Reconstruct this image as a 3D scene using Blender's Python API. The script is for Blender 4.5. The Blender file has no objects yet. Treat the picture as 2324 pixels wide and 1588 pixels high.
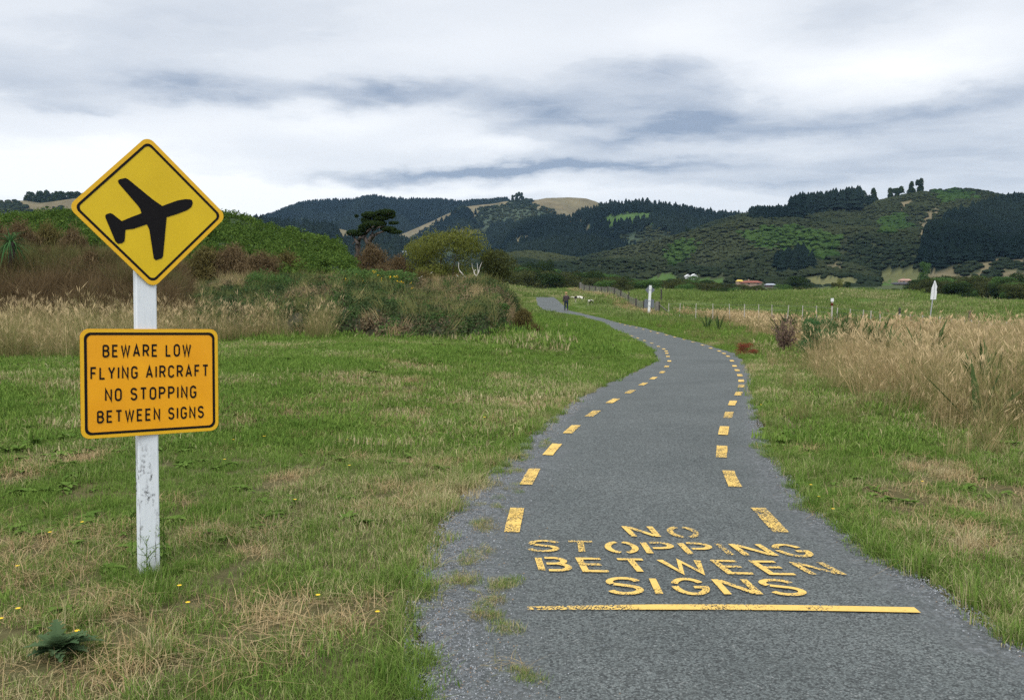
import bpy, bmesh, math, random
import numpy as np
from mathutils import Vector, Matrix
S = bpy.context.scene
COL = S.collection
rng = np.random.default_rng(7)
random.seed(7)

# ------------------------------------------------------------------ camera
EYE = 1.6
F = 2046.0                     # focal length in units of a 2324 px wide picture
PITCH = math.atan(144 / F)
cam = bpy.data.cameras.new('camera'); cam_o = bpy.data.objects.new('camera', cam); COL.objects.link(cam_o)
cam_o.location = (0, 0, EYE); cam_o.rotation_euler = (math.pi / 2 - PITCH, 0, 0)
cam.sensor_width = 36; cam.lens = 36 * F / 2324; cam.clip_start = 0.05; cam.clip_end = 20000
S.camera = cam_o

def ray(px, py):
    """direction (dx, dz per unit of forward distance) seen at a picture point"""
    r = (np.asarray(px, float) - 1162) / F; u = -(np.asarray(py, float) - 794) / F
    y = math.cos(PITCH) + u * math.sin(PITCH); z = -math.sin(PITCH) + u * math.cos(PITCH)
    return r / y, z / y
def proj(x, y, z):
    z = np.asarray(z) - EYE
    fy = y * math.cos(PITCH) - z * math.sin(PITCH); uz = y * math.sin(PITCH) + z * math.cos(PITCH)
    fy = np.where(np.abs(fy) < 1e-3, 1e-3, fy)
    return 1162 + F * x / fy, 794 - F * uz / fy
def wpt(px, py, y):
    a, b = ray(px, py); return np.array([a * y, y, EYE + b * y])

# ------------------------------------------------------------------ light
SUN_EL, SUN_AZ = math.radians(52), math.radians(205)      # azimuth clockwise from +Y
sun = bpy.data.lights.new('sun', 'SUN'); sun.energy = 1.5; sun.angle = math.radians(25); sun.color = (1, .965, .91)
sun_o = bpy.data.objects.new('sun', sun); COL.objects.link(sun_o)
d = Vector((math.sin(SUN_AZ) * math.cos(SUN_EL), math.cos(SUN_AZ) * math.cos(SUN_EL), math.sin(SUN_EL)))
sun_o.rotation_euler = d.to_track_quat('Z', 'Y').to_euler()
S.view_settings.view_transform = 'Standard'; S.view_settings.look = 'None'
S.view_settings.exposure = 0.42; S.view_settings.gamma = 1; S.view_settings.use_curve_mapping = False
S.render.engine = 'CYCLES'
S.cycles.max_bounces = 5; S.cycles.diffuse_bounces = 3; S.cycles.glossy_bounces = 2; S.cycles.transparent_max_bounces = 8
S.cycles.transmission_bounces = 3; S.cycles.volume_bounces = 0; S.cycles.use_denoising = False

# ------------------------------------------------------------------ node helper
class NT:
    def __init__(s, tree): s.t = tree; s.n = tree.nodes; s.l = tree.links
    def add(s, typ, **kw):
        n = s.n.new(typ)
        for k, v in kw.items(): setattr(n, k, v)
        return n
    def put(s, sock, v):
        if isinstance(v, bpy.types.NodeSocket): s.l.new(v, sock)
        elif v is not None:
            if hasattr(sock.default_value, '__len__') and not hasattr(v, '__len__'): v = (v,) * len(sock.default_value)
            if hasattr(v, '__len__') and len(sock.default_value) == 4 and len(v) == 3: v = (*v, 1)
            sock.default_value = v
    def m(s, op, a, b=None, c=None, clamp=False):
        n = s.add('ShaderNodeMath', operation=op, use_clamp=clamp)
        for i, v in enumerate((a, b, c)):
            if v is not None: s.put(n.inputs[i], v)
        return n.outputs[0]
    def vm(s, op, a, b=None, scale=None):
        n = s.add('ShaderNodeVectorMath', operation=op); s.put(n.inputs[0], a)
        if b is not None: s.put(n.inputs[1], b)
        if scale is not None: s.put(n.inputs['Scale'], scale)
        return n.outputs[0]
    def mix(s, f, a, b, blend='MIX'):
        n = s.add('ShaderNodeMix', data_type='RGBA', blend_type=blend)
        s.put(n.inputs[0], f); s.put(n.inputs[6], a); s.put(n.inputs[7], b); return n.outputs[2]
    def noise(s, vec, scale, detail=3, rough=.55, dist=0):
        n = s.add('ShaderNodeTexNoise'); s.put(n.inputs['Vector'], vec)
        n.inputs['Scale'].default_value = scale; n.inputs['Detail'].default_value = detail
        n.inputs['Roughness'].default_value = rough; n.inputs['Distortion'].default_value = dist
        return n.outputs[0]
    def rng(s, v, a, b, c=0, d=1):
        n = s.add('ShaderNodeMapRange', clamp=True); s.put(n.inputs[0], v)
        for i, q in enumerate((a, b, c, d)): n.inputs[i + 1].default_value = q
        return n.outputs[0]
    def attr(s, name, typ='GEOMETRY', out=2):
        return s.add('ShaderNodeAttribute', attribute_name=name, attribute_type=typ).outputs[out]
    def bump(s, h, strength, dist):
        n = s.add('ShaderNodeBump'); s.put(n.inputs['Height'], h)
        n.inputs['Strength'].default_value = strength; n.inputs['Distance'].default_value = dist
        return n.outputs[0]
def new_mat(name):
    m = bpy.data.materials.new(name); m.use_nodes = True; t = NT(m.node_tree); t.n.clear()
    out = t.add('ShaderNodeOutputMaterial'); return m, t, out
def principled(t, out, col, rough=.8, normal=None, spec=.3, alpha=None, metal=0):
    p = t.add('ShaderNodeBsdfPrincipled'); t.put(p.inputs['Base Color'], col); t.put(p.inputs['Roughness'], rough)
    p.inputs['Specular IOR Level'].default_value = spec; p.inputs['Metallic'].default_value = metal
    if normal is not None: t.l.new(normal, p.inputs['Normal'])
    if alpha is not None: t.put(p.inputs['Alpha'], alpha)
    t.l.new(p.outputs[0], out.inputs[0]); return p
def simple_mat(name, col, rough=.7, var=.25, scale=6, spec=.3, metal=0):
    m, t, out = new_mat(name)
    co = t.add('ShaderNodeTexCoord').outputs['Object']
    n = t.noise(co, scale, 4)
    c = t.mix(n, tuple(max(0, x * (1 - var)) for x in col), tuple(min(1, x * (1 + var)) for x in col))
    principled(t, out, c, rough, spec=spec, metal=metal, normal=t.bump(t.noise(co, scale * 6, 3), .2, .004)); return m

# ------------------------------------------------------------------ sky
W = bpy.data.worlds.new('World'); S.world = W; W.use_nodes = True
t = NT(W.node_tree); t.n.clear()
out = t.add('ShaderNodeOutputWorld'); bg = t.add('ShaderNodeBackground'); t.l.new(bg.outputs[0], out.inputs[0])
sky = t.add('ShaderNodeTexSky', sky_type='NISHITA'); sky.sun_disc = False; sky.sun_elevation = SUN_EL; sky.sun_rotation = SUN_AZ
dirv = t.add('ShaderNodeTexCoord').outputs['Generated']
sp = t.add('ShaderNodeSeparateXYZ'); t.l.new(dirv, sp.inputs[0]); X, Y, Z = sp.outputs
zc = t.m('MAXIMUM', Z, 0.0)
inv = t.m('DIVIDE', 1.0, t.m('ADD', zc, .07))
pl = t.add('ShaderNodeCombineXYZ'); t.put(pl.inputs[0], t.m('MULTIPLY', X, inv)); t.put(pl.inputs[1], t.m('MULTIPLY', Y, inv))
pl = pl.outputs[0]
warp = t.vm('SCALE', t.vm('SUBTRACT', t.add('ShaderNodeTexNoise').outputs[1], (.5, .5, .5)), scale=0.5)
t.put(warp.node.inputs[0].links[0].from_node.inputs[0].links[0].from_node.inputs['Vector'], pl)
pw = t.vm('ADD', pl, warp)
n_big = t.noise(pw, .55, 6, .55)
n_fine = t.noise(t.vm('MULTIPLY', pw, (1.0, 1.6, 1.0)), 1.3, 8, .6)
az = t.m('ARCTAN2', X, Y); el = t.m('ARCSINE', Z)
dv = t.vm('MULTIPLY', dirv, (1, 1, 3.0))
wa = t.m('MULTIPLY', t.m('SUBTRACT', t.noise(dv, 9, 7, .62), .5), .14)
wb = t.m('MULTIPLY', t.m('SUBTRACT', t.noise(t.vm('ADD', dv, (5, 5, 5)), 8, 6, .58), .5), .055)
azw = t.m('ADD', az, wa); elw = t.m('ADD', el, wb)
BL = [(455,203,150,36,.95,0),(880,213,200,25,.85,.03),(1210,250,160,46,.75,.1),(1340,262,120,18,.35,0),(1500,162,170,28,.65,-.05),
      (1610,240,200,46,.78,-.15),(1470,305,190,32,.95,.12),(1850,285,330,20,.5,.08),(2210,225,190,46,.5,.12),(1050,396,300,15,1.15,.05),
      (1430,378,300,18,.75,.02),(1750,402,230,18,.4,0),(2050,345,300,40,.35,.1),(1900,60,190,60,.35,.1),(80,200,150,30,.3,-.1),
      (200,252,70,12,.35,-.1),(2290,390,200,60,.35,0),(700,60,400,60,.22,0),(300,90,200,50,.2,0),(60,150,120,40,.2,0),
      (90,390,380,70,-.75,0),(540,462,200,40,-.55,0),(1850,130,330,60,-.4,0),(760,270,300,30,-.3,0),(1180,330,260,22,-.4,0),
      (1000,100,300,60,-.25,0),(2100,160,200,50,-.3,0),(1600,60,250,50,-.2,0),(420,300,200,30,-.15,0),(1000,440,500,14,-.35,0)]
acc = None
for (bx, by, rx, ry, s_, an) in BL:
    a, b = ray(bx, by); a0 = math.atan(float(a)); e0 = math.atan(float(b) / math.hypot(1, float(a)))
    da = t.m('SUBTRACT', azw, a0); de = t.m('SUBTRACT', elw, e0)
    u = t.m('MULTIPLY', t.m('MULTIPLY_ADD', de, math.sin(an), t.m('MULTIPLY', da, math.cos(an))), F / rx)
    v = t.m('MULTIPLY', t.m('MULTIPLY_ADD', da, -math.sin(an), t.m('MULTIPLY', de, math.cos(an))), F / ry)
    g = t.m('EXPONENT', t.m('MULTIPLY', t.m('ADD', t.m('MULTIPLY', u, u), t.m('MULTIPLY', v, v)), -1.0))
    acc = t.m('MULTIPLY_ADD', g, s_, acc if acc is not None else 0.0)
body = t.m('ADD', t.m('MULTIPLY', t.m('SUBTRACT', n_big, .5), 1.1), t.m('MULTIPLY', t.m('SUBTRACT', n_fine, .5), .85))
brk = t.rng(n_fine, .25, .7, .55, 1.25)
dens = t.m('ADD', t.m('MULTIPLY', acc, brk), t.m('MULTIPLY', body, .26))
dens = t.m('ADD', dens, .17)
c1 = t.mix(t.rng(dens, -.30, .28), (.84, .85, .865), (.60, .63, .675))
c2 = t.mix(t.rng(dens, .22, 1.12), c1, (.245, .30, .395))
low = t.mix(t.rng(Z, -.12, -.01, 1, 0), c2, (.3, .32, .34))
nis = t.vm('SCALE', sky.outputs[0], scale=.10)
# an overcast sky is brighter overhead than at the horizon
zen = t.rng(Z, .30, 1.0, 1.0, 1.9)
cl = t.vm('SCALE', low, scale=zen)
t.put(bg.inputs[0], t.mix(.94, nis, cl)); bg.inputs[1].default_value = 1.0

# ------------------------------------------------------------------ object helpers
def tag(o, label=None, cat=None, group=None, kind=None):
    if label: o['label'] = label
    if cat: o['category'] = cat
    if group: o['group'] = group
    if kind: o['kind'] = kind
    return o
def thing(name, label, cat, loc=(0, 0, 0), rz=0, group=None):
    o = bpy.data.objects.new(name, None); COL.objects.link(o); o.location = loc; o.rotation_euler = (0, 0, rz)
    o.empty_display_size = .3
    return tag(o, label, cat, group)
def link(name, me, parent=None, loc=(0, 0, 0), rot=(0, 0, 0), scl=(1, 1, 1)):
    o = bpy.data.objects.new(name, me); COL.objects.link(o); o.parent = parent; o.location = loc; o.rotation_euler = rot; o.scale = scl
    return o
def mesh(name, V, Fc, mat=None, attrs=None, smooth=False):
    """V (n,3); Fc: list of integer arrays (m,k) or list of tuples"""
    me = bpy.data.meshes.new(name); V = np.asarray(V, np.float32).reshape(-1, 3)
    if isinstance(Fc, np.ndarray): Fc = [Fc]
    if len(Fc) and isinstance(Fc[0], np.ndarray) and Fc[0].ndim == 2:
        Fc = [f for f in Fc if len(f)]
        loops = np.concatenate([f.ravel() for f in Fc]); cnt = np.concatenate([np.full(len(f), f.shape[1]) for f in Fc])
    else:
        loops = np.concatenate([np.array(f) for f in Fc]) if len(Fc) else np.zeros(0, int); cnt = np.array([len(f) for f in Fc])
    me.vertices.add(len(V)); me.vertices.foreach_set('co', V.ravel())
    if len(loops):
        me.loops.add(len(loops)); me.loops.foreach_set('vertex_index', loops.astype(np.int32))
        me.polygons.add(len(cnt)); st = np.concatenate([[0], np.cumsum(cnt)[:-1]]).astype(np.int32)
        me.polygons.foreach_set('loop_start', st); me.polygons.foreach_set('loop_total', cnt.astype(np.int32))
        me.polygons.foreach_set('use_smooth', np.full(len(cnt), smooth))
    for k, v in (attrs or {}).items():
        v = np.asarray(v, np.float32)
        if v.ndim == 1: me.attributes.new(k, 'FLOAT', 'POINT').data.foreach_set('value', v)
        else:
            c4 = np.concatenate([v, np.ones((len(v), 1), np.float32)], 1)
            me.attributes.new(k, 'FLOAT_COLOR', 'POINT').data.foreach_set('color', c4.ravel().astype(np.float32))
    me.update(calc_edges=True); me.validate()
    if mat: me.materials.append(mat)
    return me
class MB:
    """collects simple shapes into one mesh"""
    def __init__(s): s.v = []; s.f = []; s.a = []
    def add(s, V, Fs, a=0.0):
        b = sum(len(x) for x in s.v); V = np.asarray(V, float).reshape(-1, 3); s.v.append(V)
        s.f += [tuple(int(i) + b for i in f) for f in Fs]; s.a.append(np.full(len(V), a)); return s
    def box(s, lo, hi, M=None, bev=0):
        (x0, y0, z0), (x1, y1, z1) = lo, hi
        V = np.array([(x0,y0,z0),(x1,y0,z0),(x1,y1,z0),(x0,y1,z0),(x0,y0,z1),(x1,y0,z1),(x1,y1,z1),(x0,y1,z1)], float)
        if M is not None: V = np.array([tuple(M @ Vector(v)) for v in V])
        return s.add(V, [(0,3,2,1),(4,5,6,7),(0,1,5,4),(1,2,6,5),(2,3,7,6),(3,0,4,7)])
    def tube(s, P, R, n=7, cap=True, a=0.0):
        P = np.asarray(P, float); R = np.broadcast_to(R, len(P)); V = []
        for i, p in enumerate(P):
            d = P[min(i + 1, len(P) - 1)] - P[max(i - 1, 0)]; d /= (np.linalg.norm(d) + 1e-9)
            u = np.cross(d, (0, 1, .01) if abs(d[2]) > .7 else (0, 0, 1)); u /= np.linalg.norm(u); w = np.cross(d, u)
            for k in range(n):
                q = 2 * math.pi * k / n; V.append(p + R[i] * (math.cos(q) * u + math.sin(q) * w))
        Fs = [(i*n+k, i*n+(k+1)%n, (i+1)*n+(k+1)%n, (i+1)*n+k) for i in range(len(P)-1) for k in range(n)]
        if cap: Fs += [tuple(range(n))[::-1], tuple((len(P)-1)*n+k for k in range(n))]
        return s.add(V, Fs, a)
    def me(s, name, mat, smooth=False):
        V = np.concatenate(s.v); return mesh(name, V, s.f, mat, {'tint': np.concatenate(s.a)}, smooth)
    def build(s, name, mat, parent=None, smooth=False, loc=(0,0,0), rot=(0,0,0)):
        return link(name, s.me(name, mat, smooth), parent, loc, rot)
def copy_tree(o, parent=None):
    c = o.copy(); COL.objects.link(c); c.parent = parent
    for ch in list(o.children): copy_tree(ch, c)
    return c

# numpy value noise
def _h(ix, iy, seed):
    n = (ix.astype(np.int64) * 374761393 + iy.astype(np.int64) * 668265263 + seed * 1442695041) & 0x7fffffff
    n = ((n ^ (n >> 13)) * 1274126177) & 0x7fffffff
    return ((n ^ (n >> 16)) & 0xffff) / 65535.0
def vn(x, y, seed=0):
    x = np.asarray(x, float); y = np.asarray(y, float); ix = np.floor(x); iy = np.floor(y); fx = x - ix; fy = y - iy
    fx = fx * fx * (3 - 2 * fx); fy = fy * fy * (3 - 2 * fy)
    a = _h(ix, iy, seed); b = _h(ix + 1, iy, seed); c = _h(ix, iy + 1, seed); e = _h(ix + 1, iy + 1, seed)
    return (a + (b - a) * fx) * (1 - fy) + (c + (e - c) * fx) * fy
def fbm(x, y, scale, seed=0, oct=4):
    s = 0; amp = .5; tot = 0
    for i in range(oct):
        s = s + amp * vn(np.asarray(x) / scale * 2 ** i, np.asarray(y) / scale * 2 ** i, seed + i * 17); tot += amp; amp *= .5
    return s / tot
def sstep(a, b, x):
    q = np.clip((np.asarray(x, float) - a) / (b - a), 0, 1); return q * q * (3 - 2 * q)
def inpoly(px, py, poly):
    px = np.asarray(px, float); py = np.asarray(py, float); r = np.zeros(px.shape, bool); n = len(poly)
    for i in range(n):
        x0, y0 = poly[i]; x1, y1 = poly[(i + 1) % n]
        if y0 == y1: continue
        c = ((y0 > py) != (y1 > py)) & (px < (x1 - x0) * (py - y0) / (y1 - y0) + x0); r ^= c
    return r

# ------------------------------------------------------------------ terrain shape
ZPY = [-50, 10, 14, 17.6, 24, 33, 42, 60, 75, 90, 100, 108, 116, 130, 200]
ZPZ = [0, 0, -.08, -.2, -.4, -.63, -.8, -.95, -.92, -.80, -.12, .28, .45, .6, .6]
_yy = np.linspace(-50, 200, 2501); _zz = np.interp(_yy, ZPY, ZPZ)
_k = np.hanning(61); _k /= _k.sum(); _zz = np.convolve(np.pad(_zz, 30, 'edge'), _k, 'valid')
def zp(y): return np.interp(y, _yy, _zz)
def y_of(py):
    """forward distance at which the path surface is seen at picture height py"""
    yy = np.linspace(2.5, 110, 4000); P = proj(0 * yy, yy, zp(yy))[1]; P = np.minimum.accumulate(P)
    return np.interp(-np.asarray(py, float), -P, yy)
def edge(pts):
    pts = np.array(pts, float); y = y_of(pts[:, 1]); a, _ = ray(pts[:, 0], pts[:, 1]); return y, a * y
EL = [(958,1588),(948,1500),(945,1400),(965,1300),(1010,1200),(1055,1135),(1110,1085),(1160,1045),(1205,1000),(1262,950),(1325,900),(1385,868),
      (1440,845),(1485,825),(1489,808),(1480,796),(1462,782),(1427,762),(1397,750),(1371,733),(1315,717),(1259,709),(1235,704),(1219,692),(1216,676)]
ER = [(2560,1588),(2420,1520),(2290,1450),(2190,1385),(2090,1320),(2010,1270),(1940,1222),(1880,1180),(1820,1130),(1780,1080),(1745,1030),(1725,980),
      (1713,940),(1712,900),(1708,860),(1695,828),(1668,803),(1600,781),(1520,760),(1460,744),(1397,731),(1367,722),(1315,710),(1293,705),(1275,690),(1259,676)]
ly, lx = edge(EL); ry, rx = edge(ER)
ly = np.concatenate([[-8, 1.5], ly]); lx = np.concatenate([[-.55, -.45], lx])
ry = np.concatenate([[-8, 1.5], ry]); rx = np.concatenate([[3.2, 2.65], rx])
def xl(y): return np.interp(y, ly, lx)
def xr(y): return np.interp(y, ry, rx)
SK = np.array([(-900,650),(900,650),(1060,640),(1100,640),(1140,645),(1180,651),(1200,657),(1250,656),(1300,653),(1315,652),(1345,655),(1380,660),(1427,664),
      (1465,656),(1540,655),(1600,663),(1640,663),(1718,659),(1820,657),(1920,653),(2027,658),(2117,668),(2189,681),(2230,684),(2324,682),(2900,690)], float)
SKa, SKb = ray(SK[:, 0], SK[:, 1] + 6)
YR = 125.0
def ht(x, y):
    x = np.asarray(x, float); y = np.asarray(y, float)
    b = zp(np.minimum(y, 130)); L = xl(y); R = xr(y)
    # left meadow stays level while the path sinks; right verge is a low bank
    wl = sstep(.3, 5.0, L - x) * (1 - sstep(22, 36, y)) + sstep(1.5, 9.0, L - x) * sstep(22, 36, y); wr = sstep(.6, 5.5, x - R)
    leftz = .02 * 0 + .06 * (fbm(x, y, 3.0, 5) - .5) * sstep(.5, 3, np.abs(x))
    leftz = leftz + .24 * sstep(7, 13, y) * (1 - sstep(36, 60, y))
    z = b + wl * (leftz - b) * (1 - sstep(62, 90, y))
    rightz = b + .30 - .75 * sstep(10, 16, x) * sstep(24, 36, y)
    z = z + wr * (rightz - b) * (1 - sstep(70, 95, y))
    zr = EYE + YR * np.interp(x / np.maximum(y, 1), SKa, SKb)
    k = sstep(84, YR, y); onp = sstep(.5, 6, np.maximum(L - x, x - R))
    onp = np.maximum(onp, sstep(108, 118, y))
    z = z + (zr - z) * k * onp
    z = z + (fbm(x, y, 22, 9, 3) - .55) * 1.5 * sstep(50, 80, y) * (1 - sstep(98, 116, y)) * onp
    z = z + .10 * (fbm(x, y, 1.3, 3) - .5) * sstep(.15, 1.2, np.maximum(L - x, x - R)) * (1 - sstep(40, 70, y))
    for (bp_, by_, bh_, bw_, bl_) in ((1620, 96, .45, 9, 8), (1960, 98, .4, 11, 8), (2280, 82, .5, 9, 8), (1420, 96, .3, 6, 8), (1180, 88, .5, 5, 12)):
        z = z + bh_ * np.exp(-((x - (bp_ - 1162) / F * by_) / bw_) ** 2 - ((y - by_) / bl_) ** 2) * onp
    far = sstep(YR, 210, y)
    z = z * (1 - far) + far * (-3.5 + np.maximum(y - 320, 0) * .022 + (fbm(x, y, 60, 4) - .5) * 1.2)
    return z
def ground_at(px, py, y0=2.5, y1=140):
    a, b = ray(px, py); yy = np.geomspace(y0, y1, 3000); g = ht(a * yy, yy) - (EYE + b * yy)
    i = int(np.argmax(g > 0)) if (g > 0).any() else len(yy) - 1
    y = yy[i]; return np.array([a * y, y, float(ht(a * y, y))])

# ------------------------------------------------------------------ materials
def leaf_mat(name, c1, c2, d1=None, d2=None, trans=.25, patch=.5):
    """leaf / blade colour: tint varies leaf by leaf, 'dry' is carried by each plant"""
    m, t, out = new_mat(name)
    tint = t.attr('tint'); ti2 = t.attr('tint2'); dry = t.attr('dry', 'INSTANCER')
    rnd = t.add('ShaderNodeObjectInfo').outputs['Random']
    g = t.mix(t.m('MULTIPLY_ADD', rnd, .35, t.m('MULTIPLY', tint, .75)), c1, c2)
    if d1:
        dd = t.mix(tint, d1, d2)
        f = t.rng(t.m('ADD', dry, t.m('MULTIPLY', t.m('SUBTRACT', ti2, .5), .9)), .3, .7)
        g = t.mix(f, g, dd)
    dif = t.add('ShaderNodeBsdfDiffuse'); t.put(dif.inputs[0], g)
    tr = t.add('ShaderNodeBsdfTranslucent'); t.put(tr.inputs[0], g)
    mx = t.add('ShaderNodeMixShader'); mx.inputs[0].default_value = trans
    t.l.new(dif.outputs[0], mx.inputs[1]); t.l.new(tr.outputs[0], mx.inputs[2]); t.l.new(mx.outputs[0], out.inputs[0]); return m
M = {}
M['lawn'] = leaf_mat('lawn_blade', (.082, .165, .028), (.200, .290, .062), (.40, .33, .17), (.58, .50, .30))
M['dune'] = leaf_mat('dune_blade', (.095, .155, .034), (.200, .270, .078), (.30, .28, .13), (.44, .40, .22))
M['straw'] = leaf_mat('straw_blade', (.15, .17, .055), (.24, .23, .09), (.36, .26, .125), (.56, .43, .245))
M['bramble'] = leaf_mat('bramble_leaf', (.030, .058, .020), (.080, .115, .048), (.13, .095, .055), (.24, .19, .12))
M['coastal'] = leaf_mat('coastal_leaf', (.036, .075, .016), (.120, .185, .040))
M['rust'] = leaf_mat('rust_twig', (.10, .068, .034), (.20, .145, .078), (.085, .09, .032), (.16, .155, .06))
M['rustolive'] = leaf_mat('olive_twig', (.085, .072, .028), (.19, .16, .06))
M['gorse'] = leaf_mat('gorse_leaf', (.045, .10, .028), (.10, .17, .05))
M['willow'] = leaf_mat('willow_leaf', (.085, .11, .022), (.20, .21, .055))
M['dark'] = leaf_mat('dark_leaf', (.020, .040, .014), (.050, .075, .025))
M['olive'] = leaf_mat('olive_leaf', (.040, .052, .020), (.085, .095, .035))
M['weed'] = leaf_mat('weed_leaf', (.075, .14, .028), (.165, .25, .055))
M['thistle'] = leaf_mat('thistle_leaf', (.050, .092, .042), (.115, .17, .080))
M['flax'] = leaf_mat('flax_leaf', (.035, .070, .022), (.085, .13, .045))
M['fern'] = leaf_mat('fern_leaf', (.04, .10, .035), (.08, .17, .06))
M['brownweed'] = leaf_mat('brown_seed', (.10, .065, .055), (.24, .17, .13))
M['red'] = leaf_mat('red_leaf', (.14, .045, .025), (.30, .085, .055))
M['blackleaf'] = leaf_mat('blackish_leaf', (.02, .03, .015), (.05, .06, .03))
M['petal'] = simple_mat('yellow_petal', (.85, .55, .02), .6, .15, 30)
M['cream'] = simple_mat('cream_petal', (.75, .68, .30), .6, .15, 30)
M['bark'] = simple_mat('bark', (.07, .055, .045), .9, .4, 5)
M['deadwood'] = simple_mat('bleached_wood', (.46, .43, .38), .8, .25, 8)
M['oldwood'] = simple_mat('weathered_wood', (.19, .18, .155), .85, .35, 7)
M['darkwood'] = simple_mat('dark_fence_wood', (.06, .055, .045), .9, .35, 7)
M['wire'] = simple_mat('fence_wire', (.25, .25, .24), .5, .1, 5, .5, .8)
def tree_mat(name, c1, c2):
    m, t, out = new_mat(name)
    rnd = t.add('ShaderNodeObjectInfo').outputs['Random']; tint = t.attr('tint')
    c = t.mix(t.m('MULTIPLY_ADD', tint, .4, t.m('MULTIPLY', rnd, .35)), c1, c2)
    c = t.mix(t.attr('dry', 'INSTANCER'), t.vm('MULTIPLY', c, (.58, .66, .72)), t.vm('MULTIPLY', c, (1.35, 1.22, 1.1)))
    dif = t.add('ShaderNodeBsdfDiffuse'); t.put(dif.inputs[0], c); t.l.new(dif.outputs[0], out.inputs[0]); return m
M['conifer'] = tree_mat('conifer_needles', (.009, .017, .016), (.016, .027, .021))
M['scrubtree'] = tree_mat('hill_scrub', (.028, .038, .020), (.041, .051, .027))
M['bushtree'] = tree_mat('hill_bush', (.030, .060, .018), (.050, .088, .027))

# ground
m, t, out = new_mat('grassland_soil')
pos = t.add('ShaderNodeNewGeometry').outputs['Position']; cov = t.attr('cover', out=0)
n1 = t.noise(pos, 1.2, 6, .6); n2 = t.noise(pos, 9, 5, .65); n3 = t.noise(pos, .12, 4)
c = t.mix(t.rng(n2, .35, .65), t.vm('SCALE', cov, scale=.70), t.vm('SCALE', cov, scale=1.25))
c = t.mix(t.rng(n1, .35, .7, 0, .45), c, t.vm('MULTIPLY', cov, (1.5, 1.15, 1.1)))
principled(t, out, c, .95, t.bump(n2, .6, .05), .1); M['ground'] = m
# chip-seal path
m, t, out = new_mat('chip_seal')
pos = t.add('ShaderNodeNewGeometry').outputs['Position']; ed = t.attr('edge')
vo = t.add('ShaderNodeTexVoronoi'); vo.inputs['Scale'].default_value = 112; t.l.new(pos, vo.inputs['Vector'])
vs = t.add('ShaderNodeSeparateColor'); t.l.new(vo.outputs['Color'], vs.inputs[0]); cell = vs.outputs[0]
vo2 = t.add('ShaderNodeTexVoronoi'); vo2.inputs['Scale'].default_value = 48; t.l.new(pos, vo2.inputs['Vector'])
vs2 = t.add('ShaderNodeSeparateColor'); t.l.new(vo2.outputs['Color'], vs2.inputs[0]); cell2 = vs2.outputs[0]
nb = t.noise(pos, .8, 5, .6); nl = t.noise(pos, 5, 5, .6)
base = t.mix(t.rng(nb, .3, .7), (.068, .079, .076), (.104, .116, .111))
chip = t.mix(t.rng(cell, .0, .8), t.vm('SCALE', base, scale=.30), t.vm('SCALE', base, scale=1.72))
chip = t.mix(t.rng(cell, .965, .985), chip, (.22, .23, .22))
chip = t.mix(t.rng(vo.outputs['Distance'], .25, .75, 0, .55), chip, (.03, .033, .033))
chip = t.mix(t.rng(nl, .5, .75, 0, .45), chip, (.060, .068, .063))
loose = t.mix(cell2, (.05, .058, .060), (.165, .178, .182))
loose = t.mix(t.rng(vo2.outputs['Distance'], .3, .8, 0, .7), loose, (.06, .06, .055))
lf = t.rng(t.m('ADD', ed, t.m('MULTIPLY', t.m('SUBTRACT', nl, .5), .55)), .28, .06)
lf = t.rng(t.m('ADD', t.m('MULTIPLY', ed, -1), t.m('MULTIPLY', t.m('SUBTRACT', nl, .5), .55)), -.34, -.08)
c = t.mix(lf, chip, loose)
hh = t.m('MULTIPLY_ADD', t.m('SUBTRACT', 1.0, vo.outputs['Distance']), .6, t.m('MULTIPLY', cell, .5))
hl = t.m('MULTIPLY_ADD', t.m('SUBTRACT', 1.0, vo2.outputs['Distance']), 1.6, cell2)
hm = t.mix(lf, hh, hl)
principled(t, out, c, .8, t.bump(hm, .7, .006), .35); M['path'] = m
# worn road paint
m, t, out = new_mat('yellow_road_paint')
pos = t.add('ShaderNodeNewGeometry').outputs['Position']
vo = t.add('ShaderNodeTexVoronoi'); vo.inputs['Scale'].default_value = 150; t.l.new(pos, vo.inputs['Vector'])
vs = t.add('ShaderNodeSeparateColor'); t.l.new(vo.outputs['Color'], vs.inputs[0]); cell = vs.outputs[1]
wear = t.m('ADD', t.m('MULTIPLY', cell, .6), t.m('MULTIPLY', t.noise(pos, 7, 4, .6), 1.15))
wear = t.m('ADD', wear, t.m('MULTIPLY', vo.outputs['Distance'], .25)); wear = t.m('ADD', wear, t.m('MULTIPLY', t.attr('wear'), .55))
alpha = t.m('LESS_THAN', wear, 1.17)
c = t.mix(t.noise(pos, 40, 3), (.58, .37, .08), (.82, .55, .14))
principled(t, out, c, .65, t.bump(t.m('SUBTRACT', 1.0, vo.outputs['Distance']), .4, .004), .3, alpha); M['paint'] = m
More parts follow.
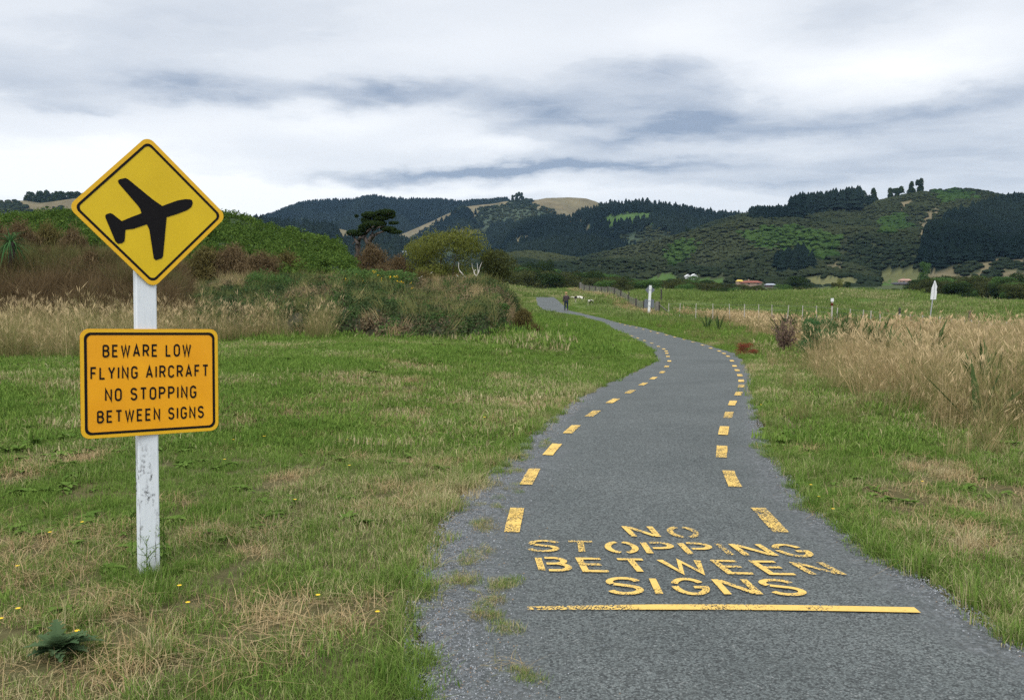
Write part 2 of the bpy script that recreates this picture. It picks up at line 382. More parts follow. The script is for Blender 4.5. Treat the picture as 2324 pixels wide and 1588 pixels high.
# signs
def panel_mat(name, ca, cb, lines):
    m, t, out = new_mat(name); co = t.add('ShaderNodeTexCoord').outputs['Object']
    n = t.noise(co, 3, 4, .6); w = t.add('ShaderNodeTexWave'); w.bands_direction = 'Z'; w.inputs['Scale'].default_value = 45
    w.inputs['Distortion'].default_value = .3; t.l.new(co, w.inputs['Vector'])
    c = t.mix(t.rng(n, .3, .7), ca, cb); c = t.mix(t.m('MULTIPLY', w.outputs[1], lines), c, t.vm('SCALE', c, scale=1.12))
    sp = t.rng(t.noise(co, 60, 3), .68, .75, 0, .35); c = t.mix(sp, c, (.35, .22, .02))
    principled(t, out, c, t.rng(t.noise(co, 8, 3), .3, .7, .32, .48), t.bump(t.noise(co, 900, 2), .08, .001), .4); return m
M['yellow'] = panel_mat('yellow_reflective', (.70, .475, .006), (.79, .545, .010), .0)
M['amber'] = panel_mat('amber_reflective', (.80, .335, .005), (.93, .42, .008), .8)
M['rim'] = simple_mat('sign_rim_yellow', (.83, .47, .02), .4, .05, 9)
M['black'] = simple_mat('sign_black', (.009, .008, .009), .6, .3, 30, .12)
M['alu'] = simple_mat('bare_aluminium', (.16, .18, .21), .5, .12, 5, .5, .3)
M['whiteboard'] = simple_mat('white_board', (.74, .76, .76), .5, .05, 5)
M['steel'] = simple_mat('galvanised_steel', (.42, .43, .44), .5, .15, 12, .5, .4)
m, t, out = new_mat('weathered_white_paint'); co = t.add('ShaderNodeTexCoord').outputs['Object']
gr = t.noise(t.vm('MULTIPLY', co, (9, 9, .8)), 5, 6, .65); sm = t.noise(t.vm('MULTIPLY', co, (1, 1, .5)), 16, 6, .7)
sz = t.add('ShaderNodeSeparateXYZ'); t.l.new(co, sz.inputs[0]); zz = sz.outputs[2]
band = t.m('MULTIPLY', t.rng(zz, .28, .45), t.rng(zz, .78, .60))          # scuffed zone a third of the way up
band2 = t.m('MULTIPLY', t.rng(zz, .0, .05), t.rng(zz, .40, .25))
c = t.mix(t.rng(gr, .52, .72, 0, .5), (.74, .78, .82), (.52, .56, .58))
crack = t.rng(t.noise(t.vm('MULTIPLY', co, (6, 6, .25)), 9, 5, .6), .62, .66)
c = t.mix(t.m('MULTIPLY', crack, t.rng(zz, 1.2, .9, .15, .75)), c, (.10, .10, .10))
c = t.mix(t.m('MULTIPLY', t.rng(sm, .50, .60), t.m('MULTIPLY', band, t.rng(t.noise(co, 55, 3), .42, .55))), c, (.045, .045, .045))
c = t.mix(t.m('MULTIPLY', t.rng(sm, .58, .64), t.m('MULTIPLY', band2, .8)), c, (.12, .12, .10))
c = t.mix(t.rng(zz, .16, .0, 0, .35), c, (.25, .25, .17))
principled(t, out, c, .65, t.bump(gr, .35, .003), .3); M['post'] = m
M['housewhite'] = simple_mat('white_wall', (.62, .63, .62), .8, .04, 1)
M['housebrown'] = simple_mat('brown_wall', (.10, .075, .07), .8, .1, 1)
M['housetan'] = simple_mat('tan_wall', (.33, .24, .18), .8, .1, 1)
M['roofred'] = simple_mat('terracotta_roof', (.22, .07, .045), .8, .15, 1)
M['roofgrey'] = simple_mat('grey_roof', (.33, .36, .40), .6, .1, 1)
M['roofyellow'] = simple_mat('yellow_roof', (.55, .40, .08), .7, .1, 1)
M['rooftan'] = simple_mat('clay_roof', (.36, .22, .17), .8, .1, 1)
M['roofdark'] = simple_mat('dark_roof', (.05, .05, .055), .7, .1, 1)
M['glass'] = simple_mat('window_glass', (.03, .035, .04), .15, .1, 1, .6)
M['jacket'] = simple_mat('brown_jacket', (.055, .040, .045), .85, .2, 8)
M['trousers'] = simple_mat('navy_trousers', (.012, .022, .045), .85, .25, 8)
M['shoe'] = simple_mat('black_shoe', (.012, .012, .012), .6, .1, 8)
M['skin'] = simple_mat('skin', (.42, .24, .16), .6, .08, 8)
M['hat'] = simple_mat('straw_hat', (.38, .22, .11), .85, .15, 20)
def coat(name, thr):
    m, t, out = new_mat(name); co = t.add('ShaderNodeTexCoord').outputs['Object']
    f = t.rng(t.noise(t.vm('ADD', co, thr), 3.2, 2, .4), .48, .52); c = t.mix(f, (.72, .68, .60), (.018, .015, .014))
    principled(t, out, c, .85, None, .2); return m
M['dogwhite'] = coat('piebald_coat', (.1, .35, .2)); M['dogdark'] = coat('dark_coat', (1.3, 2.2, 1.5))
M['blackfur'] = simple_mat('black_fur', (.016, .014, .013), .9, .2, 9)
M['whitefur'] = simple_mat('white_fur', (.72, .68, .6), .9, .1, 9)

# ------------------------------------------------------------------ ground sheet
def axis(near, far, n, k):
    s = np.linspace(-1, 1, n); return np.sign(s) * (np.sinh(np.abs(s) * k) / np.sinh(k)) * far
xs = np.unique(np.concatenate([np.arange(-16, 16, .35), np.geomspace(16, 4200, 100), -np.geomspace(16, 4200, 100)]))
ys = np.unique(np.concatenate([-np.geomspace(1, 400, 30), np.arange(-1, 12, .30), np.arange(12, 130, .8), np.geomspace(130, 4600, 80)]))
GX, GY = np.meshgrid(xs, ys); GZ = ht(GX, GY)
inside = (GX > xl(GY) - .05) & (GX < xr(GY) + .05) & (GY < 109)
GZ = GZ - .06 * inside
nx, ny = len(xs), len(ys); idx = np.arange(nx * ny).reshape(ny, nx)
Q = np.stack([idx[:-1, :-1], idx[:-1, 1:], idx[1:, 1:], idx[1:, :-1]], -1).reshape(-1, 4)
gx, gy, gz = GX.ravel(), GY.ravel(), GZ.ravel()
dune = sstep(60, 90, gy)
covn = np.stack([.085 + 0 * gx, .082 + 0 * gx, .036 + 0 * gx], 1)
dunec = np.array([.080, .135, .030]) + (fbm(gx, gy, 9, 21)[:, None] > .53) * np.array([.03, .02, .015])
cover = covn * (1 - dune[:, None]) + dunec * dune[:, None]
far = sstep(200, 260, gy)[:, None]; cover = cover * (1 - far) + far * (np.array([.055, .075, .028]) + (fbm(gx, gy, 70, 31)[:, None] - .5) * np.array([.05, .05, .02]))
tag(link('ground', mesh('ground', np.stack([gx, gy, gz], 1), Q, M['ground'], {'cover': cover}, True)), 'grassy ground falling away to dunes and a valley floor', kind='structure')

# path sheet
py_ = np.concatenate([np.arange(-8, 12, .25), np.arange(12, 109.5, .5)]); nu = 17
V = []; E_ = []
for yv in py_:
    a, b = float(xl(yv)), float(xr(yv))
    for k in range(nu):
        u = k / (nu - 1); jag = (.05 * (float(vn(yv * 3, 0, 8)) - .5) * 2 if k == 0 else .05 * (float(vn(yv * 3, 9, 9)) - .5) * 2 if k == nu - 1 else 0)
        x = a + (b - a) * u + jag; V.append((x, yv, float(ht(x, yv)) + .012))
        E_.append(min(u * (b - a) * (.55 if yv < 9 else 1.4), (1 - u) * (b - a) * (.9 if yv < 9 else 1.6)))
idx = np.arange(len(V)).reshape(len(py_), nu)
Q = np.stack([idx[:-1, :-1], idx[:-1, 1:], idx[1:, 1:], idx[1:, :-1]], -1).reshape(-1, 4)
path = tag(link('path', mesh('path', V, Q, M['path'], {'edge': E_}, True)), 'winding grey chip-seal shared path with gravel shoulders', kind='structure')

# ------------------------------------------------------------------ road markings
def drape(P, lift): return [(p[0], p[1], float(ht(p[0], p[1])) + lift) for p in P]
LL = [(1168,1184),(1204,1085),(1254,1023),(1298,977),(1346,941),(1391,912),(1430,891),(1460,873.5),(1483,860),(1503,846),(1513,833),(1519,820.6),(1516,810),(1513.5,803),
      (1512,798),(1506.6,793),(1494.5,787),(1479,779.5),(1462.7,773.6),(1447,767.8),(1434,762.7),(1420,758)]
RL = [(1745,1184),(1660,1090),(1638,1028),(1642.5,980),(1653.5,944),(1662.5,917),(1676,895.5),(1682,878),(1682,866),(1679,853),(1673,841.6),(1667,832),(1661,820),(1652,809.6),
      (1643,803),(1632,797.7),(1613,791),(1594.5,784),(1573,777),(1552,771),(1531,765.7),(1512,760.6),(1492.6,756.7),(1476.7,752.5),(1460,748),(1444,744),(1430,740.7),(1418,738),(1407,734)]
for side, L in (('left', LL), ('right', RL)):
    P = []
    for q in L: y = float(y_of(q[1])); P.append(np.array([float(ray(*q)[0]) * y, y]))
    for i, p in enumerate(P):
        d = P[min(i + 1, len(P) - 1)] - P[max(i - 1, 0)]
        if i == 0: d = P[1] - P[0]
        if side == 'right' and i == 2: d = P[3] - P[2]
        gq = lambda a, b: np.array([float(ray(a, b)[0]) * float(y_of(b)), float(y_of(b))])
        if side == 'left' and i == 0: d = gq(1175, 1155) - gq(1163, 1213)
        if side == 'right' and i == 0: d = gq(1716, 1155) - gq(1770, 1213)
        if side == 'right' and i == 1: d = gq(1651, 1070) - gq(1669, 1111)
        d = d / np.linalg.norm(d); gap = np.linalg.norm(P[min(i + 1, len(P) - 1)] - P[max(i - 1, 0)]) / (2 if 0 < i < len(P) - 1 else 1)
        n = np.array([d[1], -d[0]]); hl = min(.32, gap * .30); hw = .052
        V = []
        for k in range(5):
            c0 = p + d * hl * (k / 2 - 1); V += [c0 - n * hw * random.uniform(.93, 1.05), c0 + n * hw * random.uniform(.93, 1.05)]
        me = mesh('lane_dash', drape(V, .020), [(2*k, 2*k+1, 2*k+3, 2*k+2) for k in range(4)], M['paint'], {'wear': np.full(10, random.choice([0, .1, -.1, .2, .3]) - (.25 if p[1] > 20 else 0))})
        link('lane_dash', me, path)

# stroke letters: width, list of polylines in a box of height 1
def arc(cx, cy, rx, ry, a0, a1, n=10):
    return [(cx + rx * math.cos(math.radians(a0 + (a1 - a0) * k / n)), cy + ry * math.sin(math.radians(a0 + (a1 - a0) * k / n))) for k in range(n + 1)]
w_ = .5
G = {
 'A': (.56, [[(0, 0), (.28, 1), (.56, 0)], [(.10, .30), (.46, .30)]]),
 'B': (w_, [[(0, 0), (0, 1)], [(0, 1), (.27, 1)] + arc(.27, .765, .20, .235, 90, -90) + [(0, .53)], [(0, .53), (.28, .53)] + arc(.28, .265, .22, .265, 90, -90) + [(0, 0)]]),
 'C': (w_, [arc(.25, .75, .25, .25, 10, 180, 9) + arc(.25, .25, .25, .25, 180, 350, 9)]),
 'D': (w_, [[(0, 0), (0, 1), (.22, 1)] + arc(.22, .72, .28, .28, 90, 0, 6) + arc(.22, .28, .28, .28, 0, -90, 6) + [(0, 0)]]),
 'E': (.44, [[(.44, 1), (0, 1), (0, 0), (.44, 0)], [(0, .52), (.38, .52)]]),
 'F': (.44, [[(.44, 1), (0, 1), (0, 0)], [(0, .52), (.38, .52)]]),
 'G': (w_, [arc(.25, .75, .25, .25, 10, 180, 9) + arc(.25, .25, .25, .25, 180, 360, 9) + [(.5, .45), (.28, .45)]]),
 'I': (.0, [[(0, 0), (0, 1)]]),
 'L': (.42, [[(0, 1), (0, 0), (.42, 0)]]),
 'N': (w_, [[(0, 0), (0, 1), (w_, 0), (w_, 1)]]),
 'O': (w_, [arc(.25, .75, .25, .25, 0, 180, 10) + arc(.25, .25, .25, .25, 180, 360, 10) + [(.5, .75)]]),
 'P': (w_, [[(0, 0), (0, 1), (.26, 1)] + arc(.26, .74, .24, .26, 90, -90) + [(0, .48)]]),
 'R': (w_, [[(0, 0), (0, 1), (.26, 1)] + arc(.26, .74, .24, .26, 90, -90) + [(0, .48)], [(.26, .48), (.5, 0)]]),
 'S': (w_, [arc(.25, .76, .24, .24, 15, 270, 12) + arc(.25, .26, .25, .26, 90, -165, 12)]),
 'T': (.52, [[(0, 1), (.52, 1)], [(.26, 1), (.26, 0)]]),
 'W': (.76, [[(0, 1), (.19, 0), (.38, .95), (.57, 0), (.76, 1)]]),
 'Y': (.54, [[(0, 1), (.27, .45), (.54, 1)], [(.27, .45), (.27, 0)]]),
}
GS = dict(G)
GS['O'] = (.56, [arc(.28, .5, .28, .5, 104, 256, 14), arc(.28, .5, .28, .5, 76, -76, 14)])
GS['S'] = (.54, [arc(.27, .76, .27, .24, 10, 215, 12), [(.08, .60)] + arc(.27, .25, .27, .25, 75, -165, 12)])
GS['P'] = (.54, [[(0, 0), (0, 1)], [(.13, 1), (.28, 1)] + arc(.28, .74, .26, .26, 90, -90) + [(.13, .48)]])
GS['B'] = (.54, [[(0, 0), (0, 1)], [(.13, 1), (.29, 1)] + arc(.29, .765, .21, .235, 90, -90) + [(.13, .53)], [(.22, .53), (.30, .53)] + arc(.30, .265, .24, .265, 90, -90) + [(.13, 0)]])
GS['G'] = (.56, [arc(.28, .5, .28, .5, 30, 160, 9), arc(.28, .5, .28, .5, 180, 345, 12) + [(.55, .44), (.34, .44)]])
GS['N'] = (.56, [[(0, 0), (0, 1)], [(.06, .92), (.50, .08)], [(.56, 0), (.56, 1)]])
def ribbon(P, w):
    """mitred strip of half width w along a polyline"""
    P = [np.array(p, float) for p in P]; Q_ = [P[0]]
    for p in P[1:]:
        if np.linalg.norm(p - Q_[-1]) > 1e-4: Q_.append(p)
    P = Q_; n = len(P); out_ = []
    for i in range(n):
        d1 = P[i] - P[i - 1] if i else P[1] - P[0]; d2 = P[i + 1] - P[i] if i < n - 1 else P[i] - P[i - 1]
        d1 = d1 / np.linalg.norm(d1); d2 = d2 / np.linalg.norm(d2); n1 = np.array([-d1[1], d1[0]]); n2 = np.array([-d2[1], d2[0]])
        mt = n1 + n2; L = np.linalg.norm(mt); mt = mt / L if L > .1 else n1; k = min(1 / max(mt @ n1, .25), 2.6)
        e = -d1 * 0 if i else -d1 * 0
        out_ += [P[i] + e + mt * w * k, P[i] + e - mt * w * k]
    return out_, [(2*i, 2*i+1, 2*i+3, 2*i+2) for i in range(n - 1)]
def layout(txt, gap, space):
    x = 0; L = []
    for ch in txt:
        if ch == ' ': x += space; continue
        L.append((ch, x)); x += G[ch][0] + gap
    return L, x - gap
def letter_mesh(name, ch, x0, tot, hw, to3, mat, lift, attrs=False, jit=0):
    V = []; Fs = []
    for si, pl in enumerate((GS if attrs else G)[ch][1]):
        # half-stroke inset so that strokes stay inside the box
        pl2 = [((x0 + p[0]), hw + p[1] * (1 - 2 * hw)) for p in pl]
        r, f = ribbon(pl2, hw)
        if attrs and len(r) == 4:                       # subdivide long strokes a little for draping
            pass
        b = len(V); V += [to3(q[0] / tot, q[1], lift + si * .0006) for q in r]; Fs += [tuple(i + b for i in g) for g in f]
    return mesh(name, V, Fs, mat, {'wear': np.full(len(V), jit)} if attrs else None)

# words painted on the path: (text, picture corners TL TR BR BL)
RW = [('NO', [(1407,1198),(1570,1201),(1590,1228),(1434,1225)], .30, .0, 0.02),
      ('STOPPING', [(1200,1231),(1802,1241),(1860,1272),(1192,1258)], .16, .0, .0),
      ('BETWEEN', [(1212,1270),(1858,1281),(1920,1314),(1222,1303)], .20, .0, -.03),
      ('SIGNS', [(1372,1316),(1785,1321),(1840,1360),(1378,1357)], .22, .0, -.05)]
def gpt(px, py): y = float(y_of(py)); return np.array([float(ray(px, py)[0]) * y, y])
for txt, C4, gap, sp_, wr in RW:
    TL, TR, BR, BLc = [gpt(*q) for q in C4]
    hw = .076
    L, tot = layout(txt, gap + .14, .4); tot2 = tot + 2 * hw
    def to3(u, v, lift):
        p = (BLc * (1 - u) + BR * u) * (1 - v) + (TL * (1 - u) + TR * u) * v
        return (p[0], p[1], float(ht(p[0], p[1])) + lift)
    word = None
    for k, (ch, x) in enumerate(L):
        me = letter_mesh('painted_letter', ch, x + hw, tot2, hw * .9, to3, M['paint'], .020, True, wr + random.uniform(-.22, .26))
        # widths in the picture: squash stroke so that the paint keeps an even width
        link('painted_letter', me, path)['label'] = 'yellow painted letter %s of the word %s' % (ch, txt)
A, B_ = gpt(1197, 1388), gpt(2082, 1392); n = 24; V = []
for k in range(n + 1):
    u = k / n; c0 = A * (1 - u) + B_ * u + np.array([0, .028 * math.sin(math.pi * u)]); h = .023 + .014 * min(1, u * 3)
    V += [c0 + np.array([0, h]), c0 - np.array([0, h])]
link('stop_line', mesh('stop_line', drape(V, .020), [(2*k, 2*k+1, 2*k+3, 2*k+2) for k in range(n)], M['paint'],
     {'wear': np.repeat(np.interp(np.linspace(0, 1, n + 1), [0, .12, .35, .5, .6, 1], [.42, .2, -.15, .22, -.1, -.5]), 2)}), path)['label'] = 'worn yellow line across the path'

# ------------------------------------------------------------------ the near sign
O = np.array([-2.0231, 4.9214, 0]); yaw, roll, pit = .6395, .0166, -.0084
U = np.array([math.cos(yaw), math.sin(yaw), 0]); N0 = np.array([math.sin(yaw), -math.cos(yaw), 0]); Z0 = np.array([0, 0, 1.])
U2 = U * math.cos(roll) - Z0 * math.sin(roll); V1 = Z0 * math.cos(roll) + U * math.sin(roll)
V2 = V1 * math.cos(pit) + N0 * math.sin(pit); N2 = np.cross(U2, V2); N2 = N2 if N2 @ N0 > 0 else -N2
def onpanel(px, py):
    a, b = ray(px, py); dd = np.array([float(a), 1., float(b)]); c0 = np.array([0, 0, EYE])
    s = ((O - c0) @ N2) / (dd @ N2); p = c0 + dd * s - O; return np.array([p @ U2, p @ V2])
MP = Matrix(((U2[0], -N2[0], V2[0], O[0]), (U2[1], -N2[1], V2[1], O[1]), (U2[2], -N2[2], V2[2], O[2]), (0, 0, 0, 1)))   # local x=u, y=away, z=v
sign = thing('warning_sign', 'near yellow diamond aircraft sign over an amber BEWARE LOW FLYING AIRCRAFT panel on white post', 'sign')
sign.matrix_world = MP
def inset(C, d):
    C = [np.array(c, float) for c in C]; n = len(C); cen = sum(C) / n; L = []
    for i in range(n):
        a, b = C[i], C[(i + 1) % n]; e = (b - a) / np.linalg.norm(b - a); nn = np.array([-e[1], e[0]])
        if nn @ (cen - a) < 0: nn = -nn
        L.append((a + nn * d, e))
    R_ = []
    for i in range(n):
        p, e = L[i - 1]; q, f = L[i]; s = np.linalg.solve(np.array([e, -f]).T, q - p); R_.append(p + e * s[0])
    return R_
def fillet(C, r, n=7):
    C = [np.array(c, float) for c in C]; R_ = []; m_ = len(C)
    for i in range(m_):
        p, c0, q = C[i - 1], C[i], C[(i + 1) % m_]; a = (p - c0) / np.linalg.norm(p - c0); b = (q - c0) / np.linalg.norm(q - c0)
        ang = math.acos(max(-1, min(1, a @ b))); dl = r / math.tan(ang / 2); bis = (a + b) / np.linalg.norm(a + b); o = c0 + bis * r / math.sin(ang / 2)
        s, e = c0 + a * dl - o, c0 + b * dl - o
        for k in range(n + 1):
            v = s * (1 - k / n) + e * (k / n); R_.append(o + v / np.linalg.norm(v) * r)
    return R_
def plate(poly, th, y0=0.0):
    n = len(poly); V = [(p[0], y0, p[1]) for p in poly] + [(p[0], y0 + th, p[1]) for p in poly]
    return V, [tuple(range(n)), tuple(range(2 * n - 1, n - 1, -1))] + [(i, (i + 1) % n, n + (i + 1) % n, n + i) for i in range(n)]
def frame(outer, inner, y0):
    n = len(outer); V = [(p[0], y0, p[1]) for p in outer] + [(p[0], y0, p[1]) for p in inner]
    return V, [(i, (i + 1) % n, n + (i + 1) % n, n + i) for i in range(n)]
for nm, corners, r, mat, d1, d2 in (
    ('diamond_panel', [(335,308),(515,491),(347,655),(153,469)], .045, 'yellow', .0215, .0345),
    ('text_panel', [(181,746),(494,747),(496,976),(184,997)], .045, 'amber', .0190, .0330)):
    C = [onpanel(*c) for c in corners]
    V, Fs = plate(fillet(C, r), .003); pan = link(nm, mesh(nm, V, Fs, M[mat]), sign)
    V, Fs = frame(fillet(C, r - .0), fillet(inset(C, d1), r - d1 * .8), -.0012)
    V, Fs = frame(fillet(inset(C, .001), r), fillet(inset(C, d1), r - d1 * .6), -.0008); link('rim', mesh('rim', V, Fs, M['rim']), pan)
    V, Fs = frame(fillet(inset(C, d1), r - d1 * .6), fillet(inset(C, d2), r - d2 * .6), -.0016); link('border', mesh('border', V, Fs, M['black']), pan)
    if nm == 'diamond_panel':
        zc_ = [(617,352),(613,343),(603,339),(580,338),(540,345),(466,372),(420,340),(295,238),(283,233),(252,240),(246,247),(250,260),(345,370),(356,386),(363,408),(310,428),(265,447),(219,411),
               (208,407),(190,412),(183,419),(185,432),(234,549),(246,559),(266,557),(279,547),(284,490),(325,485),(390,463),(402,490),(424,632),(434,641),(463,632),(470,622),(488,428),(540,412),(590,393),(609,379),(616,365)]
        P = [onpanel(155 + .457 * a, 297.6 + .457 * b) for a, b in zc_]
        link('aircraft_symbol', mesh('aircraft_symbol', [(p[0], -.0022, p[1]) for p in P], [tuple(range(len(P)))], M['black']), pan)
    else:
        TX = [('BEWARE LOW', [(232.5,782),(433.5,780),(433.5,808.5),(232.5,811)]), ('FLYING AIRCRAFT', [(205,832.5),(473,826.5),(473,854.5),(205,862)]),
              ('NO STOPPING', [(238,881.5),(445.5,874),(445.5,903),(238,911)]), ('BETWEEN SIGNS', [(220,932),(462.5,920),(462.5,948),(220,960.5)])]
        for txt, c4 in TX:
            TL, TR, BR, BLc = [onpanel(*q) for q in c4]; hw = .077
            L, tot = layout(txt, .40, .56); tot2 = tot + 2 * hw
            asp = np.linalg.norm(TR - TL) / np.linalg.norm(TL - BLc)
            for k, (ch, x) in enumerate(L):
                def to3(u, v, lift):
                    p = (BLc * (1 - u) + BR * u) * (1 - v) + (TL * (1 - u) + TR * u) * v; return (p[0], -lift, p[1])
                link('letter', letter_mesh('letter', ch, x + hw, tot2, hw, to3, M['black'], .0018), pan)['label'] = 'black letter %s of %s' % (ch, txt)
# post: follows the panels' lean, front face just behind them
pc = onpanel(338, 1000)[0]; ztop = onpanel(340, 420)[1]
post = MB(); hw = .0535; b_ = .006
prof = [(-hw, 0 + b_), (-hw + b_, 0), (hw - b_, 0), (hw, b_), (hw, .09), (-hw, .09)]
V = [(p[0], p[1], z) for z in (-.35, ztop) for p in prof]; n = 6
post.add(V, [tuple(range(n))[::-1], tuple(range(n, 2 * n))] + [(i, (i + 1) % n, n + (i + 1) % n, n + i) for i in range(n)])
post.build('post', M['post'], sign, loc=(pc, .012, 0), rot=(0, 0, -.10))
for (bx, bz, nm) in ((pc, onpanel(338, 370)[1], 'bolt'), (pc, onpanel(340, 610)[1], 'bolt')): pass

# ------------------------------------------------------------------ hills
COVER = {'ridge': (.012, .020, .013), 'pasture': (.175, .145, .085), 'green': (.065, .115, .030), 'forest': (.012, .020, .013), 'scrub': (.046, .054, .027),
         'greyscrub': (.062, .082, .052), 'bush': (.048, .095, .022), 'olivefield': (.13, .13, .055)}
m, t, out = new_mat('hill_cover')
pos = t.add('ShaderNodeNewGeometry').outputs['Position']; cov = t.attr('cover', out=0)
n1 = t.noise(pos, .035, 6, .65); n2 = t.noise(pos, .008, 5, .6)
c = t.mix(t.rng(n1, .3, .7), t.vm('SCALE', cov, scale=.65), t.vm('SCALE', cov, scale=1.15))
c = t.mix(t.rng(n2, .4, .75, 0, .35), c, t.vm('MULTIPLY', cov, (.6, .8, .75)))
principled(t, out, c, .95, t.bump(n1, .5, 4), .05); M['hill'] = m
HILLS = {}
def hill(key, label, pts, D, Bd, amp, cover0, patches, seed, colstep=5, nv=64, gul=.09):
    pts = np.array(pts, float); px = np.arange(pts[0, 0], pts[-1, 0] + 1, colstep); py = np.interp(px, pts[:, 0], pts[:, 1])
    py = py + (fbm(px, px * 0, 40, seed) - .5) * 3
    a, b = ray(px, py); zr = EYE + b * D
    v = np.concatenate([np.linspace(0, 1, nv), [1.04, 1.12, 1.3]])
    Yv = Bd + (D - Bd) * v
    A_, V_ = np.meshgrid(a, v); Yg = Bd + (D - Bd) * V_; Xg = A_ * Yg
    zb = ht(A_ * Bd, np.full_like(A_, Bd)) - 3
    sh = np.clip(V_, 0, 1); shp = .25 * sh + .75 * sh ** 1.25
    Zg = zb + (zr[None, :] - zb) * shp
    env = np.sin(np.pi * np.clip(V_, 0, 1)) ** .7
    sc = (D - Bd) * gul * 3
    rid = 1 - np.abs(2 * fbm(Xg + Yg * .3, Yg * .45, sc, seed + 3, 4) - 1) * 2
    Zg = Zg + amp * (rid - .55) * env
    drop = np.maximum(V_ - 1, 0); Zg = Zg - drop * (zr[None, :] - zb) * 1.6
    P = np.stack([Xg, Yg, Zg], -1); ny_, nx_ = Xg.shape
    PX, PY = proj(Xg, Yg, Zg); PXw = PX + (fbm(Xg, Yg, sc * .3, seed + 40) - .5) * 18; PYw = PY + (fbm(Xg, Yg, sc * .3, seed + 50) - .5) * 9
    jr = np.random.default_rng(seed); PXw = PXw + jr.normal(0, 4, PXw.shape); PYw = PYw + jr.normal(0, 2, PYw.shape)
    cls = np.full(Xg.shape, cover0, dtype=object)
    for nm, poly in patches: cls[inpoly(PXw, PYw, poly)] = nm
    colr = np.array([COVER[c] for c in cls.ravel()])
    idx = np.arange(nx_ * ny_).reshape(ny_, nx_); Q = np.stack([idx[:-1, :-1], idx[:-1, 1:], idx[1:, 1:], idx[1:, :-1]], -1).reshape(-1, 4)
    tag(link('hill', mesh('hill', P.reshape(-1, 3), Q, M['hill'], {'cover': colr}, True)), label, kind='structure')
    HILLS[key] = dict(P=P, cls=cls, PX=PX, PY=PY, top=nv - 1)
def hill_point(key, px, py):
    h = HILLS[key]; d = (h['PX'][:h['top'] - 1] - px) ** 2 + ((h['PY'][:h['top'] - 1] - py) * 1.0) ** 2
    d = np.where((d < 64) | (d <= d.min()), h['P'][:h['top'] - 1, :, 1], 1e9)      # the nearest slope seen there
    i = np.unravel_index(np.argmin(d), d.shape); return h['P'][i].copy()
FOR = 'forest'
hill('left', 'tan grassed hill with a pine row far left', [(-500,480),(-200,465),(0,460),(30,455),(58,456),(90,461),(120,458),(170,450),(230,466),(300,474),(400,484),(510,490),(560,493),(640,510),(760,540)],
     1500, 950, 22, 'pasture', [('scrub', [(0,462),(45,458),(70,480),(50,500),(0,500),(-200,500),(-200,470)]), ('scrub', [(95,480),(125,470),(150,478),(120,495)]), ('scrub', [(160,480),(185,470),(185,520),(150,510)])], 11)
hill('far', 'long distant hill covered in dark plantation forest', [(500,520),(540,508),(575,500),(640,479),(700,459),(750,455),(800,455),(830,449),(852,446),(880,452),(950,455),(1010,457),(1050,460),(1110,458),(1150,453),(1170,470),(1250,490),(1420,520)],
     3000, 1900, 90, FOR, [('greyscrub', [(640,500),(720,490),(700,530),(600,540)])], 12)
hill('farlow', 'low wooded rise with a tan paddock below the distant forest', [(460,520),(560,500),(640,506),(700,512),(770,520),(830,532),(900,545),(980,565)],
     1300, 900, 10, FOR, [('pasture', [(760,505),(835,505),(830,532),(765,545)])], 13)
hill('tan', 'grey-green hill with a tan grass ridge and bare summit', [(800,600),(840,570),(878,547),(900,540),(960,512),(1022,484),(1050,470),(1088,466),(1150,457),(1180,453),(1213,454),(1245,450),(1290,447),(1330,450),(1352,457),(1400,480),(1450,500),(1620,560)],
     2300, 1500, 60, 'greyscrub', [('pasture', [(840,575),(878,543),(960,505),(1022,478),(1030,490),(1000,508),(950,532),(900,558),(870,590)]), ('pasture', [(1045,462),(1152,446),(1156,461),(1090,474),(1072,500),(1060,486)]),
      ('pasture', [(1200,440),(1362,440),(1352,480),(1305,510),(1275,505),(1255,480),(1205,466)]), (FOR, [(1030,486),(1062,480),(1082,508),(1075,535),(990,545),(930,580),(870,600),(880,580),(930,550),(990,520)]),
      (FOR, [(1085,545),(1110,515),(1150,508),(1190,520),(1200,560),(1100,580)]), ('pasture', [(1010,532),(1080,520),(1085,528),(1020,542)])], 14)
hill('mid', 'dark pine plantation hill with a light green clearing in the centre', [(1060,600),(1100,575),(1140,560),(1160,525),(1200,508),(1250,500),(1290,502),(1310,490),(1350,474),(1380,466),(1430,461),(1500,465),(1550,475),(1600,484),(1650,492),(1700,488),(1750,495),(1900,560)],
     1700, 1000, 40, FOR, [('green', [(1330,512),(1370,496),(1440,484),(1485,480),(1480,500),(1420,512),(1350,520)]), ('pasture', [(1130,562),(1160,548),(1205,534),(1200,552),(1160,560)]),
      ('pasture', [(1590,476),(1700,476),(1700,492),(1600,490)]), ('greyscrub', [(1400,545),(1460,530),(1530,540),(1540,570),(1420,570)]), ('pasture', [(1285,500),(1330,505),(1330,516),(1290,512)])], 15)
hill('low', 'low scrubby hill in front of the pine plantation', [(1000,640),(1080,592),(1130,582),(1200,574),(1260,580),(1330,592),(1400,586),(1480,600),(1600,640)],
     900, 560, 12, 'scrub', [('greyscrub', [(1150,570),(1300,575),(1300,600),(1150,600)]), ('greyscrub', [(1380,580),(1440,575),(1440,610),(1390,612)])], 16)
